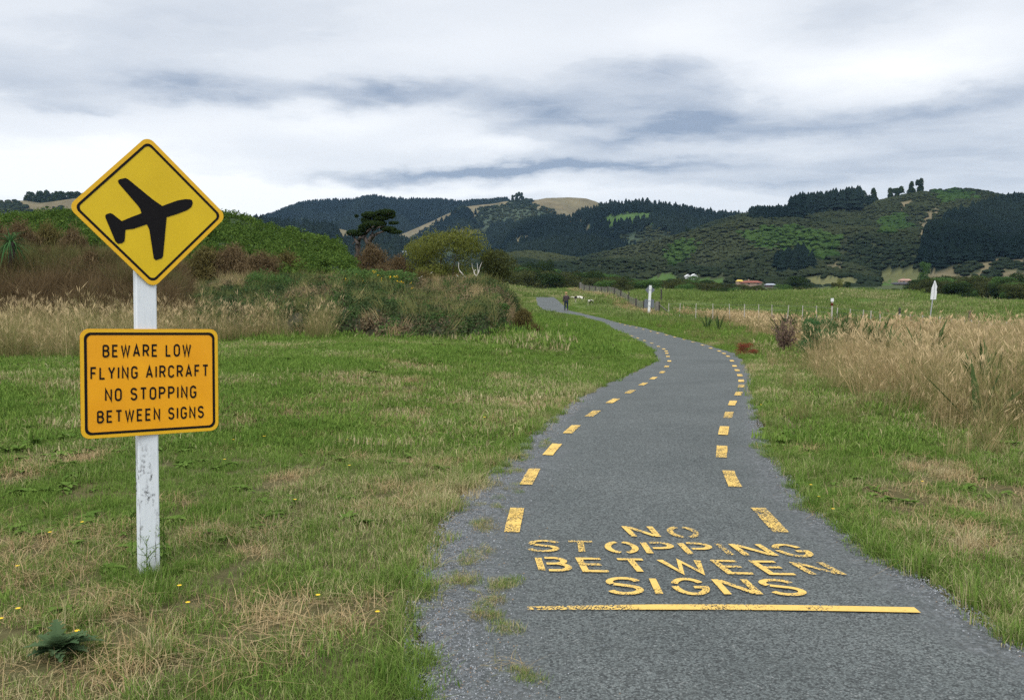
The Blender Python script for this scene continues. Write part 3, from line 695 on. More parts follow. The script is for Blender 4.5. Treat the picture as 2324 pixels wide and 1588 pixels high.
hill('right', 'broad dark green scrub-covered hill on the right with plantation and tan slopes', [(1120,650),(1200,630),(1300,604),(1400,582),(1480,554),(1560,526),(1620,505),(1700,489),(1780,484),(1850,477),(1930,468),(2000,458),(2040,450),(2090,437),(2130,433),(2180,429),(2240,437),(2275,446),(2330,446),(2420,440),(2700,440)],
     1200, 520, 40, 'scrub', [(FOR, [(1700,500),(1705,478),(1760,470),(1780,440),(1960,430),(1985,460),(1930,478),(1880,476),(1800,494),(1730,496)]),
      ('bush', [(1670,540),(1720,524),(1780,520),(1850,530),(1900,550),(1890,585),(1860,596),(1800,576),(1720,565)]), ('bush', [(1512,565),(1560,548),(1590,560),(1575,585),(1530,608),(1510,600)]),
      (FOR, [(1760,600),(1790,592),(1828,588),(1830,614),(1765,618)]), ('pasture', [(2040,462),(2062,455),(2064,468),(2046,478)]), ('pasture', [(2085,545),(2092,505),(2125,470),(2135,476),(2108,515),(2096,560)]), ('bush', [(1990,505),(2050,485),(2070,520),(2010,540)]), ('bush', [(2110,436),(2200,436),(2210,450),(2140,462)]),
      ('ridge', [(1790,496),(1790,430),(1945,430),(1945,474),(1890,476)]), (FOR, [(2088,618),(2090,570),(2104,535),(2150,503),(2200,482),(2262,464),(2330,450),(2750,430),(2750,592),(2330,590),(2270,590),(2230,600),(2200,607),(2150,614)]),
      ('pasture', [(2092,622),(2150,612),(2200,606),(2232,597),(2270,588),(2330,592),(2750,592),(2750,680),(2110,690),(2100,650)]),
      ('scrub', [(2170,612),(2210,600),(2235,606),(2215,630),(2172,628)]), ('scrub', [(2250,600),(2290,592),(2340,600),(2340,622),(2280,612),(2265,640),(2225,645)]),
      ('green', [(1470,630),(1520,618),(1546,628),(1542,646),(1472,648)]), ('green', [(1565,636),(1640,632),(1650,652),(1575,654)]), ('olivefield', [(1820,632),(1930,628),(1965,645),(1850,660)]),
      ('green', [(1995,640),(2098,636),(2100,668),(1990,668)]), ('olivefield', [(1990,622),(2098,612),(2098,640),(2000,642)]), ('pasture', [(1860,600),(1960,596),(1930,606),(1870,610)])], 17, nv=90)

# ------------------------------------------------------------------ plant prototypes (kept as mesh data, placed by geometry nodes or as children)
def blades(n, rad, h0, h1, wid, lean, seed, segs=2, head=0):
    r = np.random.default_rng(seed); ang = r.uniform(0, 2 * np.pi, n); rr = rad * np.sqrt(r.uniform(0, 1, n))
    bx, by = rr * np.cos(ang), rr * np.sin(ang); h = r.uniform(h0, h1, n); th = r.uniform(0, 2 * np.pi, n); ln = np.abs(r.normal(0, lean, n)) * h
    dx, dy = np.cos(th), np.sin(th); px_, py2 = -dy, dx; ta = r.uniform(0, 1, n); t2 = r.uniform(0, 1, n)
    V = []; lv = segs + 1
    for k in range(lv):
        u = k / segs; wv = wid * r.uniform(.6, 1.2, n) * (1 - u ** 1.5 * .92) / 2
        cx, cy, cz = bx + dx * ln * u ** 1.8, by + dy * ln * u ** 1.8, h * (u - .25 * (ln / h) * u ** 2)
        if k == 0: cz = cz - .01
        V.append(np.stack([cx - px_ * wv, cy - py2 * wv, cz], 1)); V.append(np.stack([cx + px_ * wv, cy + py2 * wv, cz], 1))
    V = np.stack(V, 1); per = 2 * lv; Fq = []
    base = np.arange(n) * per
    for k in range(segs): Fq.append(np.stack([base + 2*k, base + 2*k + 1, base + 2*k + 3, base + 2*k + 2], 1))
    Vf = V.reshape(-1, 3); T = np.repeat(ta, per); T2 = np.repeat(t2, per); Fs = Fq
    if head:   # seed heads: thin plumes on the taller stems
        k_ = r.choice(n, head, replace=False); tipx, tipy, tipz = (bx + dx * ln)[k_], (by + dy * ln)[k_], (h * (1 - .25 * ln / h))[k_]
        nn = 3; c0 = len(Vf)
        for j in range(nn):
            o = r.normal(0, .012, (head, 3)); L = r.uniform(.06, .14, head); dxy = r.normal(0, .3, (head, 2))
            a0 = np.stack([tipx, tipy, tipz - .03], 1) + o; a1 = a0 + np.stack([dxy[:, 0] * L + dx[k_] * L * .6, dxy[:, 1] * L + dy[k_] * L * .6, L], 1); md = (a0 + a1) / 2
            w2 = wid * .9; s1 = md + np.stack([px_[k_] * w2, py2[k_] * w2, 0 * L], 1); s2 = md - np.stack([px_[k_] * w2, py2[k_] * w2, 0 * L], 1)
            vv = np.stack([a0, s1, a1, s2], 1).reshape(-1, 3); b = len(Vf) + np.arange(head) * 4
            Fs.append(np.stack([b, b + 1, b + 2, b + 3], 1)); Vf = np.concatenate([Vf, vv]); T = np.concatenate([T, np.full(head * 4, .9)]); T2 = np.concatenate([T2, np.full(head * 4, .85)])
    return Vf, Fs, T, T2
def leafcloud(C, Nn, L, Wd, seed, rand=.8, up=0.0, tint=None):
    """diamond leaves at points C facing roughly Nn"""
    r = np.random.default_rng(seed); n = len(C)
    d = Nn + r.normal(0, rand, (n, 3)); d /= np.linalg.norm(d, axis=1)[:, None] + 1e-9
    a = np.cross(d, r.normal(0, 1, (n, 3))); a[:, 2] += up; a -= d * np.sum(a * d, 1)[:, None]; a /= np.linalg.norm(a, axis=1)[:, None] + 1e-9; b = np.cross(d, a)
    l = L * r.uniform(.6, 1.3, n)[:, None] / 2; w = Wd * r.uniform(.6, 1.2, n)[:, None] / 2
    V = np.stack([C - a * l, C + b * w + d * w * .3, C + a * l, C - b * w + d * w * .3], 1).reshape(-1, 3)
    q = np.arange(n)[:, None] * 4 + np.arange(4)[None, :]; tn = r.uniform(0, 1, n) if tint is None else tint
    return V, q, np.repeat(tn, 4), np.repeat(r.uniform(0, 1, n), 4)
def proto(name, data, mat):
    V, Fq, T, T2 = data; me = mesh(name, V, Fq if isinstance(Fq, list) else [Fq], M[mat], {'tint': T, 'tint2': T2}); return bpy.data.objects.new(name, me)
def lobed(nl, R, H, seed, nleaf, L, Wd, up=0, rand=.8, flat=1.0, base=.1, fill=.25):
    """crown made of many small leaves gathered on overlapping lobes; tint follows lobe"""
    r = np.random.default_rng(seed); C = []; Nn = []; T = []
    cen = []; 
    for i in range(nl):
        a = r.uniform(0, 2 * np.pi); q = np.sqrt(r.uniform(0, 1)) * .68; zz_ = r.uniform(base + .12, .80)
        rr_ = R * r.uniform(.30, .48); mx = 1 - .45 * max(0, zz_ - .45) ** 1
        cen.append((q * R * math.cos(a) * mx, q * R * math.sin(a) * mx, H * zz_, rr_, min(rr_ * flat, H * .3) * r.uniform(.7, 1.1)))
    per = nleaf // nl
    for (cx, cy, cz, rr_, rz_) in cen:
        v = r.normal(0, 1, (per, 3)); v /= np.linalg.norm(v, axis=1)[:, None]; v[:, 2] = np.where(v[:, 2] < -.4, -v[:, 2], v[:, 2])
        rad = np.where(r.uniform(0, 1, per) < fill, r.uniform(.4, .9, per), r.uniform(.86, 1.12, per)) * (1 + .18 * (vn(v[:, 0] * 4 + cx, v[:, 1] * 4 + v[:, 2] * 3, seed) - .5) * 2)
        p = v * rad[:, None] * np.array([rr_, rr_, rz_]) + np.array([cx, cy, cz]); lt = r.uniform(-.2, .2)
        C.append(p); Nn.append(v); T.append(np.clip(r.uniform(.1, .9, per) * .7 + .15 + lt + .15 * v[:, 2], 0, 1))
    C = np.concatenate(C); Nn = np.concatenate(Nn); T = np.concatenate(T); C[:, 2] *= H / np.percentile(C[:, 2], 99.3); C[:, :2] *= R / np.percentile(np.abs(C[:, :2]), 98.5); C[:, 2] = np.maximum(C[:, 2], .03)
    return leafcloud(C, Nn, L, Wd, seed + 1, rand, up, T)
def join(*D):
    Vs, Fs, Ts, T2 = [], [], [], []; b = 0
    for V, Fq, a, c in D:
        for f in (Fq if isinstance(Fq, list) else [Fq]): Fs.append(f + b)
        Vs.append(V); Ts.append(a); T2.append(c); b += len(V)
    return np.concatenate(Vs), Fs, np.concatenate(Ts), np.concatenate(T2)

def scatter(name, label, P, rz, scl, protos, pick, dry=None, tilt=0.0, parent=None, kind='stuff'):
    n = len(P); me = mesh(name, P, [])
    R3 = np.zeros((n, 3), np.float32); R3[:, 2] = rz
    if tilt: R3[:, 0] = rng.normal(0, tilt, n); R3[:, 1] = rng.normal(0, tilt, n)
    S3 = np.asarray(scl, np.float32); S3 = np.repeat(S3[:, None], 3, 1) if S3.ndim == 1 else S3
    me.attributes.new('rot', 'FLOAT_VECTOR', 'POINT').data.foreach_set('vector', R3.ravel())
    me.attributes.new('scl', 'FLOAT_VECTOR', 'POINT').data.foreach_set('vector', S3.ravel().astype(np.float32))
    me.attributes.new('pick', 'INT', 'POINT').data.foreach_set('value', np.asarray(pick, np.int32))
    me.attributes.new('dry', 'FLOAT', 'POINT').data.foreach_set('value', (np.zeros(n) if dry is None else np.asarray(dry)).astype(np.float32))
    o = link(name, me, parent)
    ng = bpy.data.node_groups.new(name + '_spread', 'GeometryNodeTree'); ng.interface.new_socket('Geometry', in_out='INPUT', socket_type='NodeSocketGeometry')
    ng.interface.new_socket('Geometry', in_out='OUTPUT', socket_type='NodeSocketGeometry'); N = ng.nodes; L = ng.links
    gi = N.new('NodeGroupInput'); go = N.new('NodeGroupOutput'); ip = N.new('GeometryNodeInstanceOnPoints'); jn = N.new('GeometryNodeJoinGeometry')
    for p in protos:
        oi = N.new('GeometryNodeObjectInfo'); oi.inputs['Object'].default_value = p; oi.inputs['As Instance'].default_value = True; L.new(oi.outputs['Geometry'], jn.inputs[0])
    def na(nm, typ): q = N.new('GeometryNodeInputNamedAttribute'); q.data_type = typ; q.inputs[0].default_value = nm; return q.outputs['Attribute']
    e2r = N.new('FunctionNodeEulerToRotation'); L.new(na('rot', 'FLOAT_VECTOR'), e2r.inputs[0]); L.new(e2r.outputs[0], ip.inputs['Rotation'])
    L.new(na('scl', 'FLOAT_VECTOR'), ip.inputs['Scale']); L.new(na('pick', 'INT'), ip.inputs['Instance Index']); ip.inputs['Pick Instance'].default_value = True
    L.new(gi.outputs[0], ip.inputs['Points']); L.new(jn.outputs[0], ip.inputs['Instance']); L.new(ip.outputs[0], go.inputs[0])
    md = o.modifiers.new('spread', 'NODES'); md.node_group = ng
    if parent is None: tag(o, label, None, None, kind)
    else: o['kind'] = kind
    return o

# ------------------------------------------------------------------ forests on the hills
def conifer(seed, n=7, tiers=4, wid=.22):
    r = np.random.default_rng(seed); V = []; Fs = []; T = []
    for k in range(tiers):
        z0 = .08 + .80 * k / tiers; z1 = min(1.0, z0 + .42); rr_ = wid * (1 - .78 * k / tiers); b = len(V); V.append((r.normal(0, .01), r.normal(0, .01), z1)); T.append(.7)
        for j in range(n):
            a = 2 * math.pi * (j + .5 * (k % 2)) / n; q = rr_ * r.uniform(.7, 1.2); V.append((q * math.cos(a), q * math.sin(a), z0 + r.uniform(-.05, .05))); T.append(r.uniform(0, 1))
        Fs += [(b, b + 1 + j, b + 1 + (j + 1) % n) for j in range(n)]
    V = np.array(V); return V, [np.array(Fs)], np.array(T), np.array(T)
def blob(seed, flat=1.0):
    bm = bmesh.new(); bmesh.ops.create_icosphere(bm, subdivisions=2, radius=.5); r = np.random.default_rng(seed)
    V = np.array([v.co[:] for v in bm.verts]); Fs = np.array([[v.index for v in f.verts] for f in bm.faces]); bm.free()
    V = V * (1 + r.uniform(-.22, .30, len(V)))[:, None]; V[:, 2] = (V[:, 2] * flat + .38)
    return V, [Fs], r.uniform(0, 1, len(V)), r.uniform(0, 1, len(V))
PCON = [proto('conifer', conifer(i, wid=.33 + .03 * i), 'conifer') for i in range(4)]
PSCR = [proto('scrub', blob(i, .8), 'scrubtree') for i in range(4)]
PBUS = [proto('bush', blob(i + 9, .9), 'bushtree') for i in range(4)]
CLEAR = [('right',1572,627,36),('right',1711,641,46),('right',1682,640,15),('right',1750,648,22),('right',1871,655,14),('right',2052,640,46),('low',1273,634,14),('right',2193,647,12),('farlow',921,571,18)]
def hill_scatter(key, cname, protos, label, name, spacing, h0, h1, keep=1.0, jit=0):
    h = HILLS[key]; nr = len(h['P']) - 2; P = h['P'][:nr]; cls = h['cls'][:nr]; ny_, nx_ = cls.shape
    A = P[:-1, :-1]; B = P[:-1, 1:]; C = P[1:, :-1]; D = P[1:, 1:]
    ar = np.linalg.norm(np.cross((B - A)[..., :], (C - A)[..., :]), axis=-1); want = np.isin(cls[:-1, :-1].astype(str), cname)
    vis = (h['PX'][:nr - 1, :-1] > -120) & (h['PX'][:nr - 1, :-1] < 2444)
    lam = ar / spacing ** 2 * want * keep * vis; cnt = rng.poisson(lam); ii = np.repeat(np.arange(cnt.size), cnt.ravel()); n = len(ii)
    if n == 0: return
    u = rng.uniform(0, 1, (n, 1)); v = rng.uniform(0, 1, (n, 1)); a, b, c, d = [q.reshape(-1, 3)[ii] for q in (A, B, C, D)]
    p = (a * (1 - u) + b * u) * (1 - v) + (c * (1 - u) + d * u) * v; qx, qy = proj(*p.T); kk = np.ones(n, bool)
    for ck, cx_, cy_, cw_ in CLEAR:
        if ck == key: kk &= ~((np.abs(qx - cx_) < cw_ / 2 + 3) & (qy > cy_ - 4) & (qy < cy_ + 16))
    p = p[kk]; n = len(p)
    hh = rng.uniform(h0, h1, n) * (1 + .25 * (fbm(p[:, 0], p[:, 1], 120, 3) - .5) * 2); p[:, 2] -= .4
    wk = 1.55 if name != 'pine_forest' else 1.0; sc = np.stack([hh * rng.uniform(.8, 1.2, n) * wk] * 2 + [hh], 1)
    tone = np.clip((fbm(p[:, 0], p[:, 1], 150, 33, 5) - .5) * 3.2 + .5, 0, 1); scatter(name, label, p, rng.uniform(0, 6.28, n), sc, protos, rng.integers(0, 4, n), tone); print(name, key, n)
hill_scatter('far', ['forest', 'greyscrub'], PCON, 'dark plantation of conifers covering the farthest hill', 'pine_forest', 7, 8, 13)
hill_scatter('farlow', ['forest'], PCON, 'dark trees on the low rise below the farthest hill', 'pine_forest', 7, 8, 14)
hill_scatter('tan', ['forest'], PCON, 'dark conifer blocks on the flank of the grey-green hill', 'pine_forest', 7.2, 9, 15)
hill_scatter('tan', ['greyscrub'], PSCR, 'grey-green scrub over the hill with the tan summit', 'hill_scrub', 7.5, 3, 6)
hill_scatter('mid', ['forest'], PCON, 'dark conifer plantation on the middle hill', 'pine_forest', 6.5, 9, 15)
hill_scatter('mid', ['greyscrub'], PSCR, 'scrub patch inside the middle plantation', 'hill_scrub', 5, 2.5, 5)
hill_scatter('low', ['scrub', 'greyscrub'], PSCR, 'low scrub on the small hill before the plantation', 'hill_scrub', 3.6, 2.2, 4.6)
hill_scatter('right', ['scrub'], PSCR, 'dense dark scrub over the broad right hill', 'hill_scrub', 3.3, 1.6, 3.9)
hill_scatter('right', ['bush'], PBUS, 'brighter green bush patches on the broad right hill', 'hill_bush', 3.6, 2.2, 5)
hill_scatter('right', ['forest'], PCON, 'dark pine plantations on the broad right hill', 'pine_forest', 4.6, 8, 13)
hill_scatter('right', ['ridge'], PCON, 'tall dark pines of the ridge-top plantation', 'pine_forest', 6, 19, 27)
hill_scatter('left', ['scrub'], PSCR, 'scrub in the folds of the tan hill at the far left', 'hill_scrub', 6, 2.5, 6)

# ------------------------------------------------------------------ lone trees
def branch_tree(name, seed, H, trunk_r, limbs, mat='bark'):
    mb = MB()
    for P, R_ in limbs: mb.tube(P, R_, 7)
    return mb
CROWN = {}
def crown_me(kind, var):
    k = (kind, var)
    if k not in CROWN:
        if kind == 'round': D = lobed(16, .5, 1.0, 100 + var, 5200, .050, .034, flat=.8, base=.12)
        elif kind == 'dense': D = lobed(9, .5, 1.0, 160 + var, 2600, .13, .09, flat=1.2, base=-.05)
        elif kind == 'pine': D = lobed(14, .34, 1.0, 130 + var, 3600, .060, .026, flat=.9, base=.05)
        CROWN[k] = D
    return CROWN[k]
ME = {}
def tree(name, label, cat, pos, H, Wd, kind, mat, var, group=None, rz=0):
    key = (kind, var, mat)
    if key not in ME:
        V, Fq, T, T2 = crown_me(kind, var); ME[key] = mesh('crown', V, [Fq] if not isinstance(Fq, list) else Fq, M[mat], {'tint': T, 'tint2': T2})
        tb = MB(); tb.tube([(0, 0, -.05), (.01, 0, .25), (.0, .01, .7)], [.035, .028, .01], 6)
        for q in range(4): a = q * 1.6; tb.tube([(0, 0, .2 + q * .08), (.18 * math.cos(a), .18 * math.sin(a), .42 + q * .08)], [.015, .006], 5)
        ME[key + ('t',)] = tb.me('trunk', M['bark'], True)
    r = thing(name, label, cat, tuple(pos), rz, group); r.scale = (Wd, Wd, H)
    link('crown', ME[key], r); link('trunk', ME[key + ('t',)], r); return r
# pines that stand apart on ridges: (hill, px, base py, top py, width px, kind, label)
RT = [('tan',1167,455,446,7,'round','slim dark pine, left of the three on the skyline above the path'),('tan',1176,455,441,10,'round','tallest dark pine, middle of the three on the central skyline'),
      ('tan',1184,455,443,9,'round','dark pine, right of the three on the central skyline'),
      ('right',1942,466,437,16,'round','dark pine just right of the ridge plantation, left of its pair group'),('right',1957,466,434,18,'round','taller pine in the loose group right of the ridge plantation'),
      ('right',1979,463,435,16,'round','wide pine at the right end of the loose ridge group'),
      ('right',2024,452,430,15,'round','left pine of the small clump near the hill summit'),('right',2039,450,428,17,'round','right pine of the small clump near the hill summit'),
      ('right',2069,440,415,14,'round','left one of the two tallest summit pines'),('right',2084,438,411,15,'round','tallest pine beside the pale rail on the summit'),
      ('right',1566,530,515,12,'pine','lone dark conifer on the left shoulder of the broad hill'),('mid',1602,500,490,8,'pine','small conifer at the saddle between two hills')]
for i, (hk, px, pyb, pyt, w, kd, lb) in enumerate(RT):
    tp = HILLS[hk]['top']; h = HILLS[hk]['P'][tp]; p = h[np.argmin(np.abs(HILLS[hk]['PX'][tp] - px))].copy() if pyb < 500 else hill_point(hk, px, pyb)
    Hh = (pyb - pyt + 3) / F * p[1]; p[2] -= .5
    tree('pine_tree', lb, 'tree', p, Hh + 1, w / F * p[1] * 1.25, 'dense' if kd == 'round' else kd, 'dark', i % 3, 'lone pines on the hill ridges', i)
for i, (px, pyt, w) in enumerate([(62,434,14),(73,437,12),(84,433,13),(96,436,12),(107,432,14),(118,434,12),(130,433,14),(142,435,13),(153,434,13),(165,436,12),(176,434,14),(188,435,12)]):
    h = HILLS['left']; p = h['P'][63][np.argmin(np.abs(h['PX'][63] - px))].copy(); pb = float(proj(*p)[1])
    tree('pine_tree', 'dark pine on the far left hill, ' + ('leftmost, rounded and set slightly apart', 'second from the left end of the row', 'third from the left end of the row', 'fourth from the left end of the row', 'fifth from the left end of the row', 'in the middle of the row, left one', 'in the middle of the row, right one', 'fifth from the yellow diamond in the row', 'fourth from the yellow diamond in the row', 'third from the yellow diamond in the row', 'second from the yellow diamond in the row', 'touching the left corner of the yellow diamond')[i], 'tree', p - np.array([0, -12, 2]), (pb - pyt) / F * p[1] + 2, w / F * p[1] * 1.7, 'dense', 'dark', i % 3, 'pine row on the left hill', i)

# valley trees between dunes and hills
PTREE = [proto('valley_tree', crown_me('round', i), 'dark') for i in range(3)] + [proto('valley_tree', crown_me('round', i), 'olive') for i in range(2)] + [proto('valley_tree', crown_me('round', 2), 'gorse')]
n = 900; px = rng.uniform(1000, 2420, n); Yv = rng.uniform(235, 520, n); a, _ = ray(px, np.full(n, 650.)); Xv = a * Yv
topY = np.interp(px, [1000,1130,1160,1250,1330,1420,1480,1560,1650,1740,1800,1900,1960,2050,2090,2150,2220,2420], [600,600,592,610,612,622,634,622,641,638,645,648,650,652,632,624,620,628])
for ck, cx_, cy_, cw_ in CLEAR: topY = np.where(np.abs(px - cx_) < cw_ / 2 + 14, np.maximum(topY, cy_ + 3), topY)
Hmax = (650 - topY + rng.uniform(-14, 0, n)) / F * Yv + EYE; g = ht(Xv, Yv); Ht = Hmax - g; okk = Ht > 2.0
Ht = np.clip(Ht * rng.uniform(.75, 1.0, n), 2, 14); P = np.stack([Xv, Yv, g - .2], 1)[okk]; Hs = Ht[okk]; Ws = Hs * rng.uniform(.9, 1.5, len(Hs))
scatter('valley_wood', 'dark shelter trees filling the valley between the dunes and the hills', P, rng.uniform(0, 6.28, len(P)), np.stack([Ws, Ws, Hs], 1), PTREE, rng.choice(6, len(P), p=[.26, .26, .22, .11, .1, .05]))
VT = [(1210,600,640,60,'dark',330,'round','tall dense dark tree right of the willow, above the bend of the path'),(1240,592,640,40,'dark',330,'round','dark spired tree behind the standing person'),
      (1345,617,655,40,'dark',300,'round','rounded dark tree behind the far end of the fence'),(1570,628,655,44,'gorse',420,'round','rounded green tree below the white house'),(1600,636,655,34,'dark',400,'round','dark tree right below the white house'),
      (1815,628,652,50,'dark',430,'round','broad dark tree between the grey shed and the paddock'),(1905,634,652,16,'willow',420,'round','pale yellow-green tree left of the small pale-roofed shed'),(1895,642,655,16,'olive',380,'round','small olive tree beside the pale-roofed shed'),
      (2098,596,668,34,'gorse',500,'pine','tall narrow green tree at the foot of the dark plantation'),(2150,628,668,60,'dark',330,'round','dark tree mass behind the white arrow board'),(2205,630,672,60,'dark',320,'round','second dark tree right of the white arrow board'),
      (2250,640,678,44,'olive',290,'round','grey-green bushy tree at right beyond the dune'),(2300,622,680,60,'dark',300,'round','big dark tree at the right edge beyond the dune'),(2165,656,672,30,'gorse',250,'round','low green bush just behind the dune crest right of the arrow board'),
      (1925,640,655,14,'dark',400,'round','small dark tree right of the pale-roofed shed'),(1410,655,668,34,'olive',150,'round','low olive bush on the dune dip beyond the batten fence'),(1450,657,668,20,'olive',150,'round','smaller bush in the dune dip beyond the batten fence')]
for i, (px, pt, pb, w, mt, D, kd, lb) in enumerate(VT):
    a, b = ray(px, pt); x = float(a) * D; g = float(ht(x, D)); tree('tree' if w > 30 else 'small_tree', lb, 'tree', (x, D, g - .2), EYE + float(b) * D - g + .3, w / F * D * 1.15, kd, mt, i % 3, None, i * 1.3)

# ------------------------------------------------------------------ houses
def house(label, key, px, py, wpx, hpx, wall, roof, rz=0, gables=1, D=None, depth=.6):
    p = hill_point(key, px, py) if D is None else wpt(px, py, D); Wd = wpx / F * p[1]; Hh = hpx / F * p[1]; hw_ = Hh * .55
    h = thing('house', label, 'house', tuple(p - np.array([0, 3, .2])), rz)
    for gi_ in range(gables):
        w2 = Wd / gables; x0 = -Wd / 2 + gi_ * w2; x1 = x0 + w2 * .96; dz = gi_ * Hh * .12; dp = Wd * depth / gables
        MB().box((x0, 0, -3), (x1, dp, hw_ + dz)).build('wall', M[wall], h)
        e = w2 * .05; rb = MB(); zt = Hh + dz; z0 = hw_ + dz
        if gables > 1:   # gable end to the viewer
            xm = (x0 + x1) / 2; rb.add([(x0 - e, -e, z0), (xm, -e, zt), (x1 + e, -e, z0), (x0 - e, dp + e, z0), (xm, dp + e, zt), (x1 + e, dp + e, z0)], [(0, 1, 4, 3), (1, 2, 5, 4), (0, 3, 5, 2)])
            rb.build('roof', M[roof], h); gb = MB(); gb.add([(x0, -.02, z0), (xm, -.02, zt - .15), (x1, -.02, z0)], [(0, 1, 2)]); gb.build('gable', M[wall], h)
        else:
            ym = dp / 2; i_ = w2 * .12; rb.add([(x0 - e, -e, z0), (x1 + e, -e, z0), (x1 + e, dp + e, z0), (x0 - e, dp + e, z0), (x0 + i_, ym, zt), (x1 - i_, ym, zt)], [(0, 1, 5, 4), (1, 2, 5), (2, 3, 4, 5), (3, 0, 4), (0, 3, 2, 1)])
            rf = rb.build('roof', M[roof], h)
            if wpx > 25: MB().box((x0 + w2 * .3, ym - .4, z0), (x0 + w2 * .3 + .8, ym + .4, zt + .8)).build('chimney', M['housetan'], rf)
        nw = max(1, int(w2 / 4))
        for k in range(nw):
            cx = x0 + w2 * (k + .5) / nw; MB().box((cx - .7, -.06, hw_ * .35), (cx + .7, .05, hw_ * .8)).build('window', M['glass'], h)
house('white house with two pale gables on the lower slope of the broad hill', 'right', 1572, 627, 30, 11, 'housewhite', 'housewhite', .3, 2)
house('long low house with a terracotta roof among trees', 'right', 1711, 641, 42, 10, 'housetan', 'roofred', .1)
house('small house with a yellow roof left of the terracotta-roofed one', 'right', 1682, 640, 15, 9, 'housetan', 'roofyellow', .1)
house('grey-roofed shed right of the terracotta-roofed house', 'right', 1750, 648, 22, 7, 'housebrown', 'roofgrey', .0)
house('small pale-roofed shed just behind the dune', 'right', 1871, 655, 12, 6, 'housebrown', 'roofgrey', .0)
house('brown house with a clay roof and dark lower storey above a green paddock', 'right', 2052, 642, 44, 8, 'housebrown', 'roofdark', .05)
house('upper storey block with a clay roof over the brown house', 'right', 2056, 636, 26, 9, 'housetan', 'rooftan', .05)
house('small white house among dark trees above the bend of the path', 'low', 1273, 634, 13, 11, 'housewhite', 'roofdark', .2)
house('tiny white cottage half hidden by trees at right', 'right', 2193, 647, 10, 6, 'housewhite', 'roofgrey', .0)
house('pale farm shed glimpsed left of the willow', 'farlow', 921, 571, 18, 8, 'housewhite', 'roofgrey', .0)

# ------------------------------------------------------------------ thickets left of the path
def mound(name, label, pts, D, Bd, seed, colstep, nv, bump, bscale, core_col, protos, spacing, s0, s1, front=None, dryf=None, backdrop=.6, tilt=.5, shape=.38):
    """a leafy thicket: an uneven dark body whose whole surface carries sprigs"""
    pts = np.array(pts, float); px = np.arange(pts[0, 0], pts[-1, 0] + 1, colstep); py = np.interp(px, pts[:, 0], pts[:, 1])
    a, b = ray(px, py); v = np.concatenate([np.linspace(0, 1, nv), 1 + np.linspace(.1, backdrop, 6)])
    Bv = np.full(len(px), Bd) if front is None else np.array([ground_at(q, f)[1] for q, f in zip(px, np.interp(px, [r[0] for r in front], [r[1] for r in front]))])
    Dv = np.maximum(np.full(len(px), float(D)), Bv + 2)
    A_, V_ = np.meshgrid(a, v); Yg = Bv[None, :] + (Dv - Bv)[None, :] * V_; Xg = A_ * Yg; zr = EYE + b * Dv; g = ht(Xg, Yg)
    hgt = (zr[None, :] - ht(A_ * Dv[None, :], np.broadcast_to(Dv, A_.shape))); prof = np.where(V_ <= 1, np.clip(V_, 0, 1) ** shape, 1 - np.clip((V_ - 1) / backdrop, 0, 1) ** 2)
    endw = np.minimum(1, np.minimum(np.arange(len(px)), np.arange(len(px))[::-1]) / 4.0)
    bn = fbm(Xg, Yg, bscale, seed, 3) - .5
    hg = np.maximum(hgt * prof * (.25 + .75 * endw[None, :]) + bump * 2 * bn * prof, 0); Zg = g + hg - .25
    P = np.stack([Xg, Yg, Zg], -1); ny_, nx_ = Xg.shape; idx = np.arange(nx_ * ny_).reshape(ny_, nx_); Q = np.stack([idx[:-1, :-1], idx[:-1, 1:], idx[1:, 1:], idx[1:, :-1]], -1).reshape(-1, 4)
    base = tag(link(name, mesh(name, P.reshape(-1, 3), Q, core_col, None, True)), label, kind='stuff')
    A = P[:-1, :-1]; B = P[:-1, 1:]; C = P[1:, :-1]; Dd = P[1:, 1:]; ar = np.linalg.norm(np.cross(B - A, C - A), axis=-1)
    cnt = rng.poisson(ar / spacing ** 2); ii = np.repeat(np.arange(cnt.size), cnt.ravel()); n = len(ii); u = rng.uniform(0, 1, (n, 1)); w = rng.uniform(0, 1, (n, 1))
    p = (A.reshape(-1, 3)[ii] * (1 - u) + B.reshape(-1, 3)[ii] * u) * (1 - w) + (C.reshape(-1, 3)[ii] * (1 - u) + Dd.reshape(-1, 3)[ii] * u) * w
    p += rng.normal(0, spacing * .25, p.shape); dry = dryf(p) if dryf else np.zeros(n)
    pk = rng.integers(0, len(protos), n)
    print(name, n)
    scatter('foliage', None, p, rng.uniform(0, 6.28, n), rng.uniform(s0, s1, n), protos, pk, dry, tilt, base)
    return P
def sprig(seed, n, R, L, Wd, mat, up=0):
    r = np.random.default_rng(seed); v = r.normal(0, 1, (n, 3)); v /= np.linalg.norm(v, axis=1)[:, None]; v[:, 2] = np.abs(v[:, 2]) * 1.0 - .15
    return proto('sprig', leafcloud(v * R * r.uniform(.35, 1.1, n)[:, None], v, L, Wd, seed + 1, .7, up), mat)
def twigs(seed, n, R, H, mat, wid=.012):
    D = blades(n, R, H * .5, H, wid, .35, seed, 2); return proto('twig_tuft', D, mat)
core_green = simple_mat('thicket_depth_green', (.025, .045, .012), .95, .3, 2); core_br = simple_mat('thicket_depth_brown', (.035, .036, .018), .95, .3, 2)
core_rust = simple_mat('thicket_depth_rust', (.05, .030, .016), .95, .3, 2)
PC = [sprig(200 + i, 110, .45, .13, .085, 'coastal') for i in range(4)]
PB = [sprig(220 + i, 70, .24, .075, .050, 'bramble') for i in range(4)] + [sprig(230, 80, .25, .07, .035, 'gorse', .5)] + [twigs(240, 40, .16, .55, 'straw', .008)]
PR = [twigs(250 + i, 70, .22, .85, 'rust', .013) for i in range(4)]
